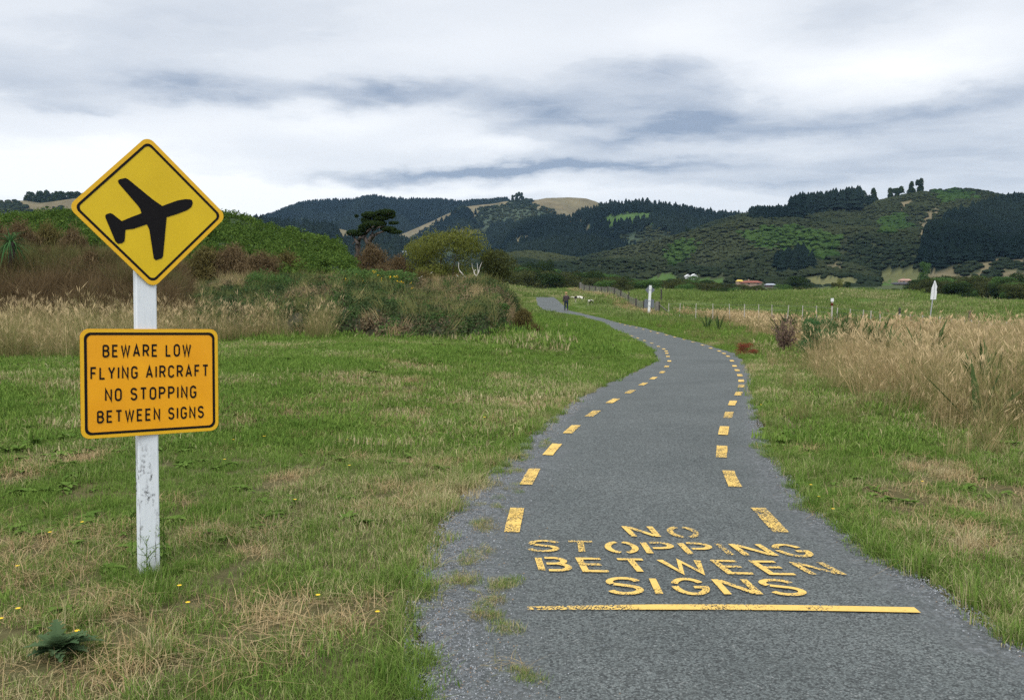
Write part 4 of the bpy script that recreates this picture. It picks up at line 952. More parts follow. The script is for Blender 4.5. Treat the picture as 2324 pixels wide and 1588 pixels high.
mound('coastal_thicket', 'dense wind-shaped bright green coastal scrub behind the rust shrubs', [(-250,510),(-60,500),(0,492),(90,496),(190,502),(240,512),(320,500),(420,500),(470,495),(520,498),(560,508),(620,528),(680,543),(730,556),(770,575),(810,590),(828,606)],
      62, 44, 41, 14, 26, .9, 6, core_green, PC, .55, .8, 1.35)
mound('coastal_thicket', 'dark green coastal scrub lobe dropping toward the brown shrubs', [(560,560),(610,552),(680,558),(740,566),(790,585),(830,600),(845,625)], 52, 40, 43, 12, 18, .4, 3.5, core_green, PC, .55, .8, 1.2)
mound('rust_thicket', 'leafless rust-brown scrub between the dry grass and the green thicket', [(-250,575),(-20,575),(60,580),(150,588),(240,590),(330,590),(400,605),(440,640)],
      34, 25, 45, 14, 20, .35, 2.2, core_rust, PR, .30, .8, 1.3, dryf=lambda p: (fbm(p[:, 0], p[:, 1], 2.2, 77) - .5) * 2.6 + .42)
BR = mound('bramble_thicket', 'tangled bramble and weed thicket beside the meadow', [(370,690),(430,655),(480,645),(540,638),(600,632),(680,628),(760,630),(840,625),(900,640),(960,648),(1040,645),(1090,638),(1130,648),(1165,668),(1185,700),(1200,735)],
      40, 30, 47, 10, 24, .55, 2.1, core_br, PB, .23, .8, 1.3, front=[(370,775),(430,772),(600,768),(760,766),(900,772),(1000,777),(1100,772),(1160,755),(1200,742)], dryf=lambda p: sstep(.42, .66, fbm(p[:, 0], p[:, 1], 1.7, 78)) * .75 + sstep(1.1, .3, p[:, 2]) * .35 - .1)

# individual bushes in front of / between the thickets
BUSH = {}
def bush(name, label, pos, Wd, H, kind, mat, var, group=None, rz=0):
    key = (kind, mat, var)
    if key not in BUSH:
        if kind == 'twiggy':
            r = np.random.default_rng(var + 300); nn = 900; th = r.uniform(0, 2 * np.pi, nn); ph = np.abs(r.normal(0, .55, nn)); P0 = np.zeros((nn, 3)); Ds = []
            L = .5 + .5 * r.uniform(0, 1, nn) ** .5; tip = np.stack([.5 * np.sin(np.clip(ph, 0, 1.5)) * np.cos(th) * L, .5 * np.sin(np.clip(ph, 0, 1.5)) * np.sin(th) * L, np.cos(np.clip(ph, 0, 1.45)) * L * (.85 + .15 * r.uniform(0, 1, nn))], 1)
            Ds.append(leafcloud(np.concatenate([tip + r.normal(0, .035, (nn, 3)) for _ in range(9)]), np.concatenate([tip] * 9), .085, .010, var, 1.6, 1.6))
            Ds.append(leafcloud(np.concatenate([tip * .78 + r.normal(0, .05, (nn, 3)) for _ in range(5)]), np.concatenate([tip] * 5), .085, .012, var + 1, 1.6, 1.6)); D = join(*Ds)
        elif kind == 'sparse':
            r = np.random.default_rng(var); C = []; N_ = []
            for q in range(46):
                a = r.uniform(0, 6.28); e = r.uniform(.9, 1.5); L = r.uniform(.55, 1.05); u = r.uniform(.3, 1, 34)[:, None]; bend = np.array([math.cos(a) * math.cos(e) * .9, math.sin(a) * math.cos(e) * .9, math.sin(e)]) * L
                C.append(u * bend + r.normal(0, .022, (34, 3))); N_.append(r.normal(0, 1, (34, 3)))
            D = leafcloud(np.concatenate(C), np.concatenate(N_), .06, .034, var, 1.0, .5)
        elif kind == 'leafy': D = lobed(13, .5, 1.0, 320 + var, 5200, .050, .032, flat=.8, base=.0)
        elif kind == 'feathery': D = lobed(16, .5, 1.0, 340 + var, 9000, .055, .012, up=1.2, flat=.9, base=.02, rand=1.1)
        V, Fq, T, T2 = D; V = V.copy(); V[:, 2] = np.maximum(V[:, 2], 0)
        BUSH[key] = mesh('foliage', V, Fq if isinstance(Fq, list) else [Fq], M[mat], {'tint': T, 'tint2': T2})
        st = MB(); r = random.Random(var)
        for q in range(7): an = q * .9; st.tube([(0, 0, -.08), (.1 * math.cos(an), .1 * math.sin(an), .3), (.27 * math.cos(an), .27 * math.sin(an), .72)], [.012, .009, .003], 5)
        BUSH[key + ('s',)] = st.me('stems', M['bark'])
    b = thing(name, label, 'bush' if H < 4.5 else 'tree', tuple(pos), rz, group); b.scale = (Wd, Wd, H)
    link('foliage', BUSH[key], b); link('stems', BUSH[key + ('s',)], b); return b
def bush_px(name, label, px, pt, w, D, kind, mat, var, group=None, sink=.1):
    a, b = ray(px, pt); x = float(a) * D; g = float(ht(x, D)); return bush(name, label, (x, D, g - sink), w / F * D * 1.1, EYE + float(b) * D - g + sink, kind, mat, var, group, px * .7)
RB = [(-20,500,150,42,'leftmost, at the picture edge behind the dry grass'),(45,502,140,40,'behind the cabbage tree at the left edge'),(110,506,130,41,'below the tan hill, left of the diamond panel'),(165,520,120,38,'touching the left corner of the diamond panel'),
      (20,560,160,30,'in the front row at the left edge above the dry grass'),(110,565,150,31,'in the front row between the left edge and the diamond panel'),(205,572,150,30,'in front, just left of the white post'),(290,585,140,31,'seen below the left edge of the diamond panel'),
      (395,590,120,40,'just right of the white post'),(468,562,170,43,'below the green thicket, right of the diamond panel'),(528,556,150,43,'rounded, centred under the highest part of the green thicket'),(592,572,150,42,'paler, between the rounded one and the bramble bank'),
      (650,574,140,44,'greyish twiggy, right of the green thicket dip'),(745,560,100,72,'behind the bent pine, left of its trunk'),(700,590,100,60,'small, left below the bent pine'),(845,556,130,74,'rounded, right below the bent pine'),(905,580,110,70,'between the bent pine and the willow'),(790,598,130,62,'wide and low in the middle, above the gorse'),
      (870,604,120,60,'low, left of the willow'),(960,615,120,58,'reddish, below the willow'),(1040,622,110,56,'low brown, under the right half of the willow'),(1120,640,90,50,'at the right end of the thicket beside the dead white branch')]
for i, (px, pt, w, D, wh) in enumerate(RB):
    bush_px('rust_shrub', 'rust-brown leafless shrub ' + wh, px, pt, w, D, 'twiggy', 'rust' if (i * 7) % 5 < 3 else 'rustolive', i % 3, 'rust-brown shrubs left of the path')
bush_px('olive_bush', 'pale brown twiggy bush tapering down at the right end of the bramble bank', 1188, 700, 70, 31, 'twiggy', 'rustolive', 1)
bush_px('olive_bush', 'lowest grey-brown twiggy bush beside the green verge, right of the bramble bank', 1215, 735, 50, 30, 'twiggy', 'rustolive', 2)
bush_px('gorse_bush', 'bright green gorse bush with yellow flowers on top of the bramble bank', 850, 613, 200, 34, 'feathery', 'gorse', 0)
bush_px('gorse_bush', 'dark green rounded bush standing out of the brambles', 612, 618, 115, 33, 'feathery', 'gorse', 1)
bush_px('gorse_bush', 'blue-green low bush at the meadow edge of the thicket', 850, 690, 120, 29, 'leafy', 'fern', 0)
bush_px('leafy_bush', 'dark leafy bush at the front of the thicket, left of the red plant', 985, 688, 115, 29.5, 'leafy', 'dark', 0)
bush_px('leafy_bush', 'green leafy bush above the red plant', 1110, 690, 90, 30, 'leafy', 'gorse', 2)
bush_px('leafy_bush', 'bright green weed clump below the dark leafy bush', 935, 735, 70, 28.5, 'leafy', 'weed', 1)
bush_px('leafy_bush', 'green weedy mound right of the red plant', 1165, 742, 80, 29.5, 'leafy', 'gorse', 1)
bush_px('red_plant', 'low red-leaved plant at the foot of the thicket', 1075, 731, 66, 28.5, 'feathery', 'red', 0)
bush_px('flowering_weed', 'low weed dotted with yellow flowers right of the red plant', 1150, 757, 90, 28, 'leafy', 'weed', 2)
def flowers(label, P, s, mat, cat='flower', name='yellow_flower', group=None):
    me = None
    for p in P:
        if me is None:
            mb = MB(); 
            for k in range(8): a = k * math.pi / 4; c_, s_ = math.cos(a), math.sin(a); mb.add([(0, 0, 0), (c_ * .6 - s_ * .25, s_ * .6 + c_ * .25, .1), (c_, s_, .16), (c_ * .6 + s_ * .25, s_ * .6 - c_ * .25, .1)], [(0, 1, 2, 3)])
            me = mb.me('petals', M[mat]); sb = MB(); sb.tube([(0, 0, 0), (0, 0, -2.2)], [.10, .06], 5); ms = sb.me('stem', M['weed'])
        f = thing(name, label, cat, tuple(p), random.random() * 6, group); f.scale = (s, s, s); link('petals', me, f); link('stem', ms, f)
# gorse and weed blossoms belong to their bush
def blossoms(b_obj_name, n, w, s):
    o = bpy.data.objects[b_obj_name]; mb = MB(); r = random.Random(5); W_, H_ = o.scale[0], o.scale[2]
    for k in range(n):
        a = r.uniform(0, 6.28); q = r.uniform(0, .45); x, y, z = q * math.cos(a) * W_, -abs(q * math.sin(a)) * W_, H_ * (1.0 - q * q * 1.9) + r.uniform(-.1, .05)
        for j in range(4):
            c0 = np.array([x, y, z]) + np.array([r.gauss(0, s), r.gauss(0, s), r.gauss(0, s)]); u = np.array([r.gauss(0, 1), r.gauss(0, .5), r.gauss(0, 1)]) * s; v = np.array([r.gauss(0, 1), r.gauss(0, .5), r.gauss(0, 1)]) * s
            mb.add([(c0 - u) / np.array([W_, W_, H_]), (c0 + v) / np.array([W_, W_, H_]), (c0 + u) / np.array([W_, W_, H_]), (c0 - v) / np.array([W_, W_, H_])], [(0, 1, 2, 3)])
    bl = mb.build('blossoms', M['petal'], o); bl['kind'] = 'stuff'; bl.rotation_euler = (0, 0, -o.rotation_euler[2])
blossoms('gorse_bush', 30, 0, .022); blossoms('flowering_weed', 40, 0, .012)

# willow, dark tree, bent pine, dead branches, cabbage tree
bush_px('willow_tree', 'broad olive-green willow standing above the thicket', 1008, 524, 150, 70, 'feathery', 'willow', 3, None)
bush_px('willow_tree', 'lower left shoulder of willow growth beside the broad willow', 960, 548, 90, 69, 'feathery', 'willow', 4, None)
bush_px('dark_tree', 'small dark olive tree right of the willow', 1125, 570, 82, 72, 'leafy', 'olive', 5)
bp = thing('bent_pine', 'wind-bent dark pine with flat layered crown and crooked trunks', 'tree', (0, 0, 0)); Dp = 105.
def Wp(px, py, dy=0): return wpt(px, py, Dp + dy)
z1x = lambda a, b: (744 + a * .1868, 434 + b * .1868)    # coordinates read off an enlarged view
for P_, R_ in (([(365,800),(362,700),(370,600),(400,560),(455,545)], [.42,.34,.28,.2,.12]), ([(490,800),(490,640),(520,590),(560,540),(600,515),(680,490)], [.4,.3,.24,.2,.14,.08]), ([(490,640),(455,580),(455,520),(500,480),(540,440),(560,380)], [.28,.24,.2,.17,.12,.06]),
               ([(500,600),(540,520),(545,480),(620,440),(690,420)], [.2,.17,.14,.1,.05]), ([(365,640),(330,580),(300,530),(270,520)], [.2,.14,.1,.05]), ([(540,440),(620,370),(700,300),(740,270)], [.12,.1,.07,.04]), ([(600,515),(700,480),(800,490)], [.12,.09,.04]), ([(300,640),(320,620),(360,600)], [.06,.08,.1])):
    mb = MB(); mb.tube([Wp(*z1x(*q), dy=(i % 3) - 1) for i, q in enumerate(P_)], R_, 7); mb.build('trunk' if P_[0][1] == 800 else 'branch', M['bark'], bp, True)
for j, (cx, cy, rx_, ry_) in enumerate([(700,260,115,34),(520,290,100,36),(640,330,90,24),(560,400,130,44),(470,350,60,30),(470,430,90,36),(740,460,90,26),(820,495,80,14),(310,505,80,30),(380,520,60,22),(620,395,80,30),(800,385,55,8),(350,300,12,6),(760,300,60,24),(430,470,60,22)]):
    r = np.random.default_rng(400 + j); c0 = Wp(*z1x(cx, cy)); k_ = .1868 / F * Dp; rX, rZ = rx_ * k_, ry_ * k_; nn = int(500 + 26 * rx_)
    v = r.normal(0, 1, (nn, 3)); v /= np.linalg.norm(v, axis=1)[:, None]; p = v * (r.uniform(.3, 1, nn) ** .5)[:, None] * np.array([rX, rX * .8, rZ]) * (1 + .25 * (vn(v[:, 0] * 3, v[:, 1] * 3, j) - .3))[:, None] + c0
    D = leafcloud(p, v, .34, .11, 500 + j, 1.0, .3); me = mesh('needle_pad', D[0], [D[1]], M['dark'], {'tint': D[2], 'tint2': D[3]}); link('needle_pad', me, bp)
def dead(label, D, lines, rad):
    o = thing('dead_branch', label, 'branch', (0, 0, 0)); 
    for L_, R_ in zip(lines, rad): mb = MB(); mb.tube([wpt(744 + a * .1868, 434 + b * .1868, D + .15 * i) for i, (a, b) in enumerate(L_)], R_, 6); mb.build('branch', M['deadwood'], o, True)
dead('forked bleached dead trunk rising out of the thicket', 41, [[(1788,1140),(1800,1080),(1808,1030),(1830,985),(1838,950)],[(1808,1030),(1785,1010),(1775,975),(1795,955)],[(1838,950),(1860,890),(1880,850)],[(1818,1000),(1820,920),(1815,870)],[(1775,975),(1757,930),(1750,870)],[(1825,1120),(1845,1080),(1840,1050)]], [[.055,.045,.04,.03,.022],[.03,.028,.025,.02],[.02,.012,.005],[.015,.01,.004],[.016,.008,.003],[.02,.015,.006]])
dead('thin bleached dead branches left of the forked trunk', 42, [[(1700,1080),(1650,1020),(1605,970),(1588,930),(1590,860)],[(1600,1060),(1575,1030),(1565,1010)],[(1630,1080),(1645,1040),(1648,1020)]], [[.02,.022,.022,.016,.006],[.016,.014,.008],[.016,.012,.006]])
dead('short bleached stick above the bramble bank', 42, [[(1080,1090),(1110,1055),(1150,1030)],[(1108,1055),(1105,1045)],[(1250,1000),(1272,980)]], [[.02,.018,.008],[.012,.006],[.012,.006]])
def spiky(name, label, cat, pos, n, L0, L1, wid, mat, seed, droop=.5, trunk=0, spread=.9, group=None):
    o = thing(name, label, cat, tuple(pos), 0, group); r = np.random.default_rng(seed)
    if trunk: mb = MB(); mb.tube([(0, 0, -.2), (.05, 0, trunk)], [.12, .09], 7); mb.build('trunk', M['bark'], o, True)
    for k in range(n):
        a = r.uniform(0, 6.28); el_ = 1.45 - spread * r.uniform(0, 1) ** .8; L = r.uniform(L0, L1); V = []; sg = 6; w0 = wid * r.uniform(.7, 1.1); dx, dy = math.cos(a), math.sin(a)
        dr = droop * r.uniform(.3, 1.3) * (2.0 if r.random() < .2 else 1)
        for j in range(sg + 1):
            u = j / sg; x = L * u * math.cos(el_); z = trunk + L * u * math.sin(el_) - dr * L * u ** 3; ww = w0 * (.55 + 1.2 * u * (1 - u) + .3 * (1 - u)) * (1 - u ** 4) / 2 + .001
            V += [(dx * x - dy * ww, dy * x + dx * ww, z), (dx * x, dy * x, z - ww * .5), (dx * x + dy * ww, dy * x - dx * ww, z)]
        Fs = [(3*j, 3*j+1, 3*j+4, 3*j+3) for j in range(sg)] + [(3*j+1, 3*j+2, 3*j+5, 3*j+4) for j in range(sg)]
        tn = r.uniform(0, 1); link('leaf', mesh('leaf', V, Fs, M[mat], {'tint': np.full(len(V), tn), 'tint2': np.full(len(V), tn)}), o)
    return o
spiky('cabbage_tree', 'spiky-headed cabbage tree among brown scrub at the left edge', 'tree', wpt(25, 600, 28.5), 90, .5, .95, .035, 'fern', 3, .6, .7, 2.2)

# ------------------------------------------------------------------ fences
def on(px, D): a, _ = ray(px, 650); x = float(a) * D; return np.array([x, D, float(ht(x, D))])
fence = thing('batten_fence', 'weathered batten and wire fence running up the dune beside the path', 'fence')
A0 = (1313, 122.); B0 = (1497, 78.); nb = 96; FP = []
for k in range(nb + 1):
    u = k / nb; px = np.interp(u, [0, .15, .35, .6, .85, 1], [1315, 1335, 1368, 1412, 1465, 1497]); D = 118 + (78 - 118) * u
    x = float(ray(px, 650)[0]) * D; top = np.interp(px, [1315,1330,1355,1375,1410,1440,1462,1497], [653,657,661,667,672,678,685,687]); zt = max(EYE + float(ray(px, top)[1]) * D, float(ht(x, D)) + .95)
    FP.append((x, D, zt))
FP = np.array(FP); mb_ = [MB(), MB()]
for s_ in (0, 1):
    b = MB(); h = 1.35 if s_ == 0 else 1.25; w = .05 if s_ == 0 else .022
    b.box((-w, -w, -h), (w, w, .04 if s_ == 0 else 0)); mb_[s_] = b
mpost = mb_[0].me('post', M['darkwood']); mbat = mb_[1].me('batten', M['oldwood'])
for k in range(nb + 1):
    x, y, z = FP[k]
    if k % 8 == 0: link('post', mpost, fence, (x, y, z + .05), (0, 0, .5))
    else: link('batten', mbat, fence, (x, y, z + random.uniform(-.04, .04)), (random.uniform(-.03, .03), random.uniform(-.04, .04), .5))
for hgt in (-.08, -.32, -.56, -.8):
    b = MB(); b.tube(FP + np.array([0, -.03, hgt]), .008, 4); b.build('wire', M['wire'], fence)
sp_ = thing('strainer_post', 'tall pale strainer post at the top end of the batten fence', 'post', tuple(wpt(1317, 665, 119)))
b = MB(); b.box((-.12, -.12, -.8), (.12, .12, 1.35)); b.build('post', M['oldwood'], sp_); b = MB(); b.box((-.14, -.14, 1.35), (.14, .14, 1.40)); b.build('cap', M['steel'], sp_)
g2 = thing('strainer_post', 'thick pale strainer post ending the batten fence by the far sign', 'post', tuple(wpt(1491, 708, 77)))
b = MB(); b.box((-.11, -.11, -.3), (.11, .11, .90)); b.build('post', M['oldwood'], g2); b = MB(); b.tube([(.1, 0, .7), (1.0, .3, 0)], .05, 6); b.build('stay', M['oldwood'], g2)
st = thing('stake_fence', 'low wire fence of slim pale stakes crossing behind the dry grass', 'fence')
SX = [1518,1544,1580,1618,1655,1690,1722,1752,1790,1822,1853,1888,1901,1930,1960,1977,1997,2042,2066,2094,2110,2133,2160,2188,2205,2222,2250,2285,2320]; SP = []
bm_ = MB(); bm_.box((-.02, -.02, -1.2), (.02, .02, 0)); mst = bm_.me('stake', M['deadwood'])
for px in SX:
    D = np.interp(px, [1500, 1750, 2042, 2222, 2330], [74, 62, 50, 42, 38]); top = np.interp(px, [1518,1700,1850,1960,2042,2133,2222,2330], [688,690,694,703,712,718,727,733])
    p = wpt(px, top, D); SP.append(p); link('stake', mst, st, tuple(p), (random.uniform(-.05, .05), random.uniform(-.07, .07), random.random()))
SP = np.array(SP)
for hgt in (-.06, -.35): b = MB(); b.tube(SP + np.array([0, -.04, hgt]), .005, 4); b.build('wire', M['wire'], st)
for (px, pt, pb, D, lb) in ((1501,656,676,92,'dark weathered post standing alone right of the far sign'),(1427,663,677,98,'dark post in the dune dip beyond the batten fence'),(2042,699,712,75,'dark post in the green field, left of the white board'),(2201,706,718,72,'dark post in the green field, right of the white board'),
                       (1718,656,664,120,'tiny post on the dune skyline above the dry grass'),(2182,677,684,110,'tiny post on the right dune saddle')):
    p = wpt(px, pt, D); q = thing('fence_post', lb, 'post', tuple(p)); b = MB(); b.box((-.07, -.07, -(pb - pt) / F * D - .4), (.07, .07, 0)); b.build('post', M['darkwood'], q); b = MB(); b.box((-.075, -.075, 0), (.075, .075, .03)); b.build('cap', M['oldwood'], q)

# ------------------------------------------------------------------ far sign (seen from behind)
D = 75.; pb = wpt(1472, 716, D); ptop = wpt(1476.2, 647.5, D); fs = thing('warning_sign', 'far warning sign seen from behind, white post with grey diamond and grey rectangle', 'sign', tuple(pb))
v = ptop - pb; Lp = float(np.linalg.norm(v)); zv = Vector(v).normalized(); xv = Vector((0, 1, 0)).cross(zv).normalized(); yv2 = zv.cross(xv); fs.rotation_euler = Matrix((xv, yv2, zv)).transposed().to_euler()
b = MB(); b.box((-.10, -.06, -.4), (.10, .06, Lp)); b.build('post', M['whiteboard'], fs)
s = .42; V, Fs = plate(fillet([(0, s), (s * .98, 0), (0, -s), (-s * .98, 0)], .05, 4), .01); link('diamond_panel', mesh('diamond_panel', V, Fs, M['alu']), fs, (0, .08, Lp - .38))
V, Fs = plate(fillet([(-.40, .34), (.40, .34), (.40, -.34), (-.40, -.34)], .05, 4), .01); link('rectangular_panel', mesh('rectangular_panel', V, Fs, M['alu']), fs, (0, .08, Lp - 1.50))
for z in (Lp - .38, Lp - 1.30, Lp - 1.72): b = MB(); b.box((-.13, -.075, z - .02), (.13, -.055, z + .02)); b.build('strap', M['steel'], fs)
# white board on the right, seen obliquely
D = 33.; base = wpt(2114, 718, D); wb = thing('pointed_board', 'white pointed board on a thin leaning metal post', 'sign', tuple(base + np.array([0, 0, -.9])))
k = D / F
def wl(px, py): p = wpt(px, py, D) - base + np.array([0, 0, .9]); return p
b = MB(); b.tube([wl(2110.5, 760), wl(2112, 712), wl(2117, 676), wl(2120.5, 640)], .022, 7); b.build('post', M['steel'], wb, True)
C_ = [(2121.6,636.3),(2126.2,650),(2124.7,658),(2125.5,662),(2123.5,679.5),(2111.5,679.5),(2114.5,655)]
V = [tuple(wl(*q) + np.array([0, -.03, 0])) for q in C_] + [tuple(wl(*q) + np.array([0, .0 + .015, 0])) for q in C_]; n = len(C_)
link('board', mesh('board', V, [tuple(range(n))[::-1], tuple(range(n, 2 * n))] + [(i, (i + 1) % n, n + (i + 1) % n, n + i) for i in range(n)], M['whiteboard']), wb)
b = MB(); b.tube([wl(2118.3, 677) + np.array([0, -.035, 0]), wl(2120.7, 641) + np.array([0, -.035, 0])], .008, 5); b.build('rib', M['steel'], wb)

# ------------------------------------------------------------------ person and dogs
def skinned(name, J, E, R_, mat, parent, sub=2, root=0):
    me = bpy.data.meshes.new(name); me.from_pydata([tuple(j) for j in J], E, []); me.materials.append(mat); o = link(name, me, parent)
    md = o.modifiers.new('skin', 'SKIN'); md.use_smooth_shade = True
    for i, r_ in enumerate(R_): me.skin_vertices[0].data[i].radius = r_ if hasattr(r_, '__len__') else (r_, r_); me.skin_vertices[0].data[i].use_root = (i == root)
    s = o.modifiers.new('sub', 'SUBSURF'); s.levels = sub; s.render_levels = sub; return o
yP = float(y_of(705)); aP = float(ray(1285, 705)[0]); pp = np.array([aP * yP, yP, float(ht(aP * yP, yP)) + .012]); pers = thing('person', 'person in a brown jacket, dark trousers and tan hat walking away on the path', 'person', tuple(pp), .1)
J = [(0, 0, .95), (0, 0, 1.15), (0, .02, 1.38), (0, .03, 1.50), (0, .05, 1.58), (0, .06, 1.68), (-.11, 0, .90), (-.12, .03, .50), (-.14, -.04, .10), (-.14, .08, .04), (.11, 0, .90), (.12, -.03, .50), (.13, -.08, .11), (.13, .04, .04),
     (-.20, .02, 1.40), (-.27, -.01, 1.12), (-.27, .06, .86), (-.26, .09, .78), (.20, .02, 1.40), (.29, -.02, 1.14), (.22, .22, 1.10), (.18, .30, 1.12)]
E2 = [(0,1),(1,2),(2,3),(3,4),(4,5),(0,6),(6,7),(7,8),(8,9),(0,10),(10,11),(11,12),(12,13),(2,14),(14,15),(15,16),(16,17),(2,18),(18,19),(19,20),(20,21)]
Rr = [(.15,.12),(.16,.12),(.17,.12),.07,.085,.095,.095,.065,.045,.04,.095,.065,.045,.04,.08,.055,.045,.04,.08,.055,.045,.04]
body = skinned('body', J, E2, Rr, M['skin'], pers)
for i_, (y_, z_) in enumerate([(0, 0)]):
    jk = skinned('jacket', [(0, 0, .86), (0, 0, 1.05), (0, .01, 1.22), (0, .02, 1.40), (0, .03, 1.50), (-.21, .02, 1.39), (-.29, -.01, 1.12), (-.28, .05, .88), (.21, .02, 1.39), (.31, -.02, 1.14), (.23, .20, 1.10)], [(0,1),(1,2),(2,3),(3,4),(3,5),(5,6),(6,7),(3,8),(8,9),(9,10)],
                 [(.20,.15),(.21,.16),(.21,.16),(.19,.14),(.10,.09),.095,.075,.062,.095,.075,.062], M['jacket'], pers)
skinned('trousers', [(0, 0, .95), (-.11, 0, .88), (-.12, .03, .50), (-.14, -.04, .10), (.11, 0, .88), (.12, -.03, .50), (.13, -.08, .11)], [(0,1),(1,2),(2,3),(0,4),(4,5),(5,6)], [(.17,.13),.12,.088,.07,.12,.088,.07], M['trousers'], pers)
for (a_, b_2) in (((-.14, -.08, .05), (-.14, .13, .035)), ((.13, -.12, .05), (.13, .10, .035))): skinned('shoe', [a_, b_2], [(0, 1)], [.055, .045], M['shoe'], pers, 1)
b = MB(); rings = [(.19, 1.72), (.18, 1.735), (.115, 1.74), (.11, 1.80), (.085, 1.84), (.01, 1.85)]; V = []; n = 16
for (r_, z_) in rings: V += [(r_ * math.cos(2*math.pi*k/n), .06 + r_ * math.sin(2*math.pi*k/n), z_) for k in range(n)]
b.add(V, [(i*n+k, i*n+(k+1)%n, (i+1)*n+(k+1)%n, (i+1)*n+k) for i in range(5) for k in range(n)] + [tuple(range(n))[::-1], tuple(5*n+k for k in range(n))]); b.build('hat', M['hat'], pers, True)
def dog(label, px, py, yaw_, coatm, s, headdown=True):
    p = ground_at(px, py, 60, 140); o = thing('dog', label, 'dog', tuple(p), yaw_); o.scale = (s, s, s)
    hz = .22 if headdown else .52
    J = [(0,0,.48),(.18,0,.49),(.34,0,.48),(.46,0,.44 if headdown else .55),(.56,0,hz+.06),(.68,0,hz-.04), (-.22,0,.50),(-.34,0,.47),
         (-.30,.09,.36),(-.27,.10,.24),(-.36,.10,.13),(-.34,.10,.02), (-.32,-.09,.36),(-.22,-.10,.25),(-.29,-.10,.13),(-.26,-.10,.02),
         (.33,.09,.36),(.30,.09,.20),(.32,.09,.10),(.34,.09,.02),(.33,-.09,.36),(.38,-.09,.20),(.40,-.09,.10),(.43,-.09,.02), (-.46,0,.50),(-.60,0,.54),(-.76,0,.52)]
    E2 = [(0,1),(1,2),(2,3),(3,4),(4,5),(0,6),(6,7),(7,8),(8,9),(9,10),(10,11),(7,12),(12,13),(13,14),(14,15),(2,16),(16,17),(17,18),(18,19),(2,20),(20,21),(21,22),(22,23),(7,24),(24,25),(25,26)]
    R_ = [.12,.135,.13,.085,.075,.035,.11,.10,.075,.05,.03,.028,.075,.05,.03,.028,.06,.038,.028,.028,.06,.038,.028,.028,.035,.04,.035]
    skinned('body', J, E2, R_, M[coatm], o)
    for sy in (-1, 1): b = MB(); b.add([(.52, sy*.06, hz+.12), (.60, sy*.07, hz+.10), (.57, sy*.10, hz-.02), (.53, sy*.09, hz+.0)], [(0,1,2,3)]); b.tube([(.55, sy*.06, hz+.10), (.56, sy*.09, hz+.0)], [.03, .02], 5); b.build('ear', M['blackfur'], o)
    return o
dog('white dog with black patches sniffing the grass beyond the person', 1313, 686, .0, 'dogwhite', 1.12)
dog('smaller dark dog with white legs, seen from behind near the fence', 1340.5, 693, .9, 'dogdark', 1.0)
mk = thing('marker_stake', 'thin marker stake with red and white tape in the dry grass', 'stake', tuple(wpt(1888, 705, 45) + np.array([0, 0, -.6])))
b = MB(); b.box((-.03, -.03, -.2), (.03, .03, 1.05)); b.build('stake', M['deadwood'], mk); b = MB(); b.box((-.06, -.04, .85), (.05, .04, .99)); b.build('tape', M['red'], mk); b = MB(); b.box((-.06, -.04, 1.05), (.07, .04, 1.22)); b.build('ribbon', M['whiteboard'], mk)

# ------------------------------------------------------------------ flax and weeds on the right bank
FL = [(1605,690,48,9,.8),(1632,692,46,9,.8),(1780,688,34,9,1),(1795,686,34,14,1),(1815,688,33,10,1),(1868,690,30,12,.9),(1934,692,24,26,1),(1962,696,24,16,1),(1990,698,23,12,1),(2012,716,20,9,1),(2024,708,20,7,1),(2095,718,17,12,.9),(2110,702,17,7,1),(2236,744,11.5,12,.85),(2262,744,11.8,9,.8),(2225,800,9.6,4,1.0),(2312,815,9.6,4,1.0)]
WH = ['farthest small, behind the path curve','beside the farthest one','left, beyond the brown weed','tall, beyond the brown weed','right of the tall one beyond the brown weed','left of the marker stake','dense and drooping, right of the marker stake','leaning over the stakes','right of the drooping clump','curled, in mid dry grass','upright pair beside the curled one','low, below the white board','single blades by the white board post','broad-leaved, near the right edge','upright, at the right edge above the dry grass','few blades sunk in the dry grass','leaning blades at the right picture edge']
for i, (px, py, D, n, wf) in enumerate(FL):
    a, b = ray(px, py); x = float(a) * D; g = float(ht(x, D)); zt = EYE + float(b) * D; L = (zt - g) * 1.08
    spiky('flax_plant', 'green flax clump ' + WH[i], 'plant', (x, D, g), int(n * 1.5), L * .75, L * 1.06, .085 * wf, 'flax', 60 + i, .25, 0, .6, 'flax clumps in the dry grass')
bush_px('brown_weed', 'dry brown seed-headed weed standing in the dry grass', 1782, 712, 70, 27, 'sparse', 'brownweed', 5)
bush_px('fern_bush', 'bluish green feathery bush on the bank beside the brown weed', 1866, 722, 84, 22, 'feathery', 'fern', 6)
bush_px('fern_bush', 'paler grey-green bush behind the feathery one', 1915, 712, 60, 26, 'feathery', 'flax', 7)
bush_px('red_plant', 'small patch of red leaves on the verge right of the path', 1695, 779, 46, 27, 'feathery', 'red', 1)
LU = []
for (px, py, D) in ((1884,702,23),(1882,712,23),(1878,720,22),(1890,728,22)): LU.append(wpt(px, py, D))
for i, p in enumerate(LU[:4]): flowers('cream flower head above the feathery bush, ' + ('topmost of four', 'second from the top', 'lowest and leftmost', 'rightmost, apart from the others')[i], [p], .05, 'cream', 'flower', 'cream_flower', 'cream flowers on the feathery bush')

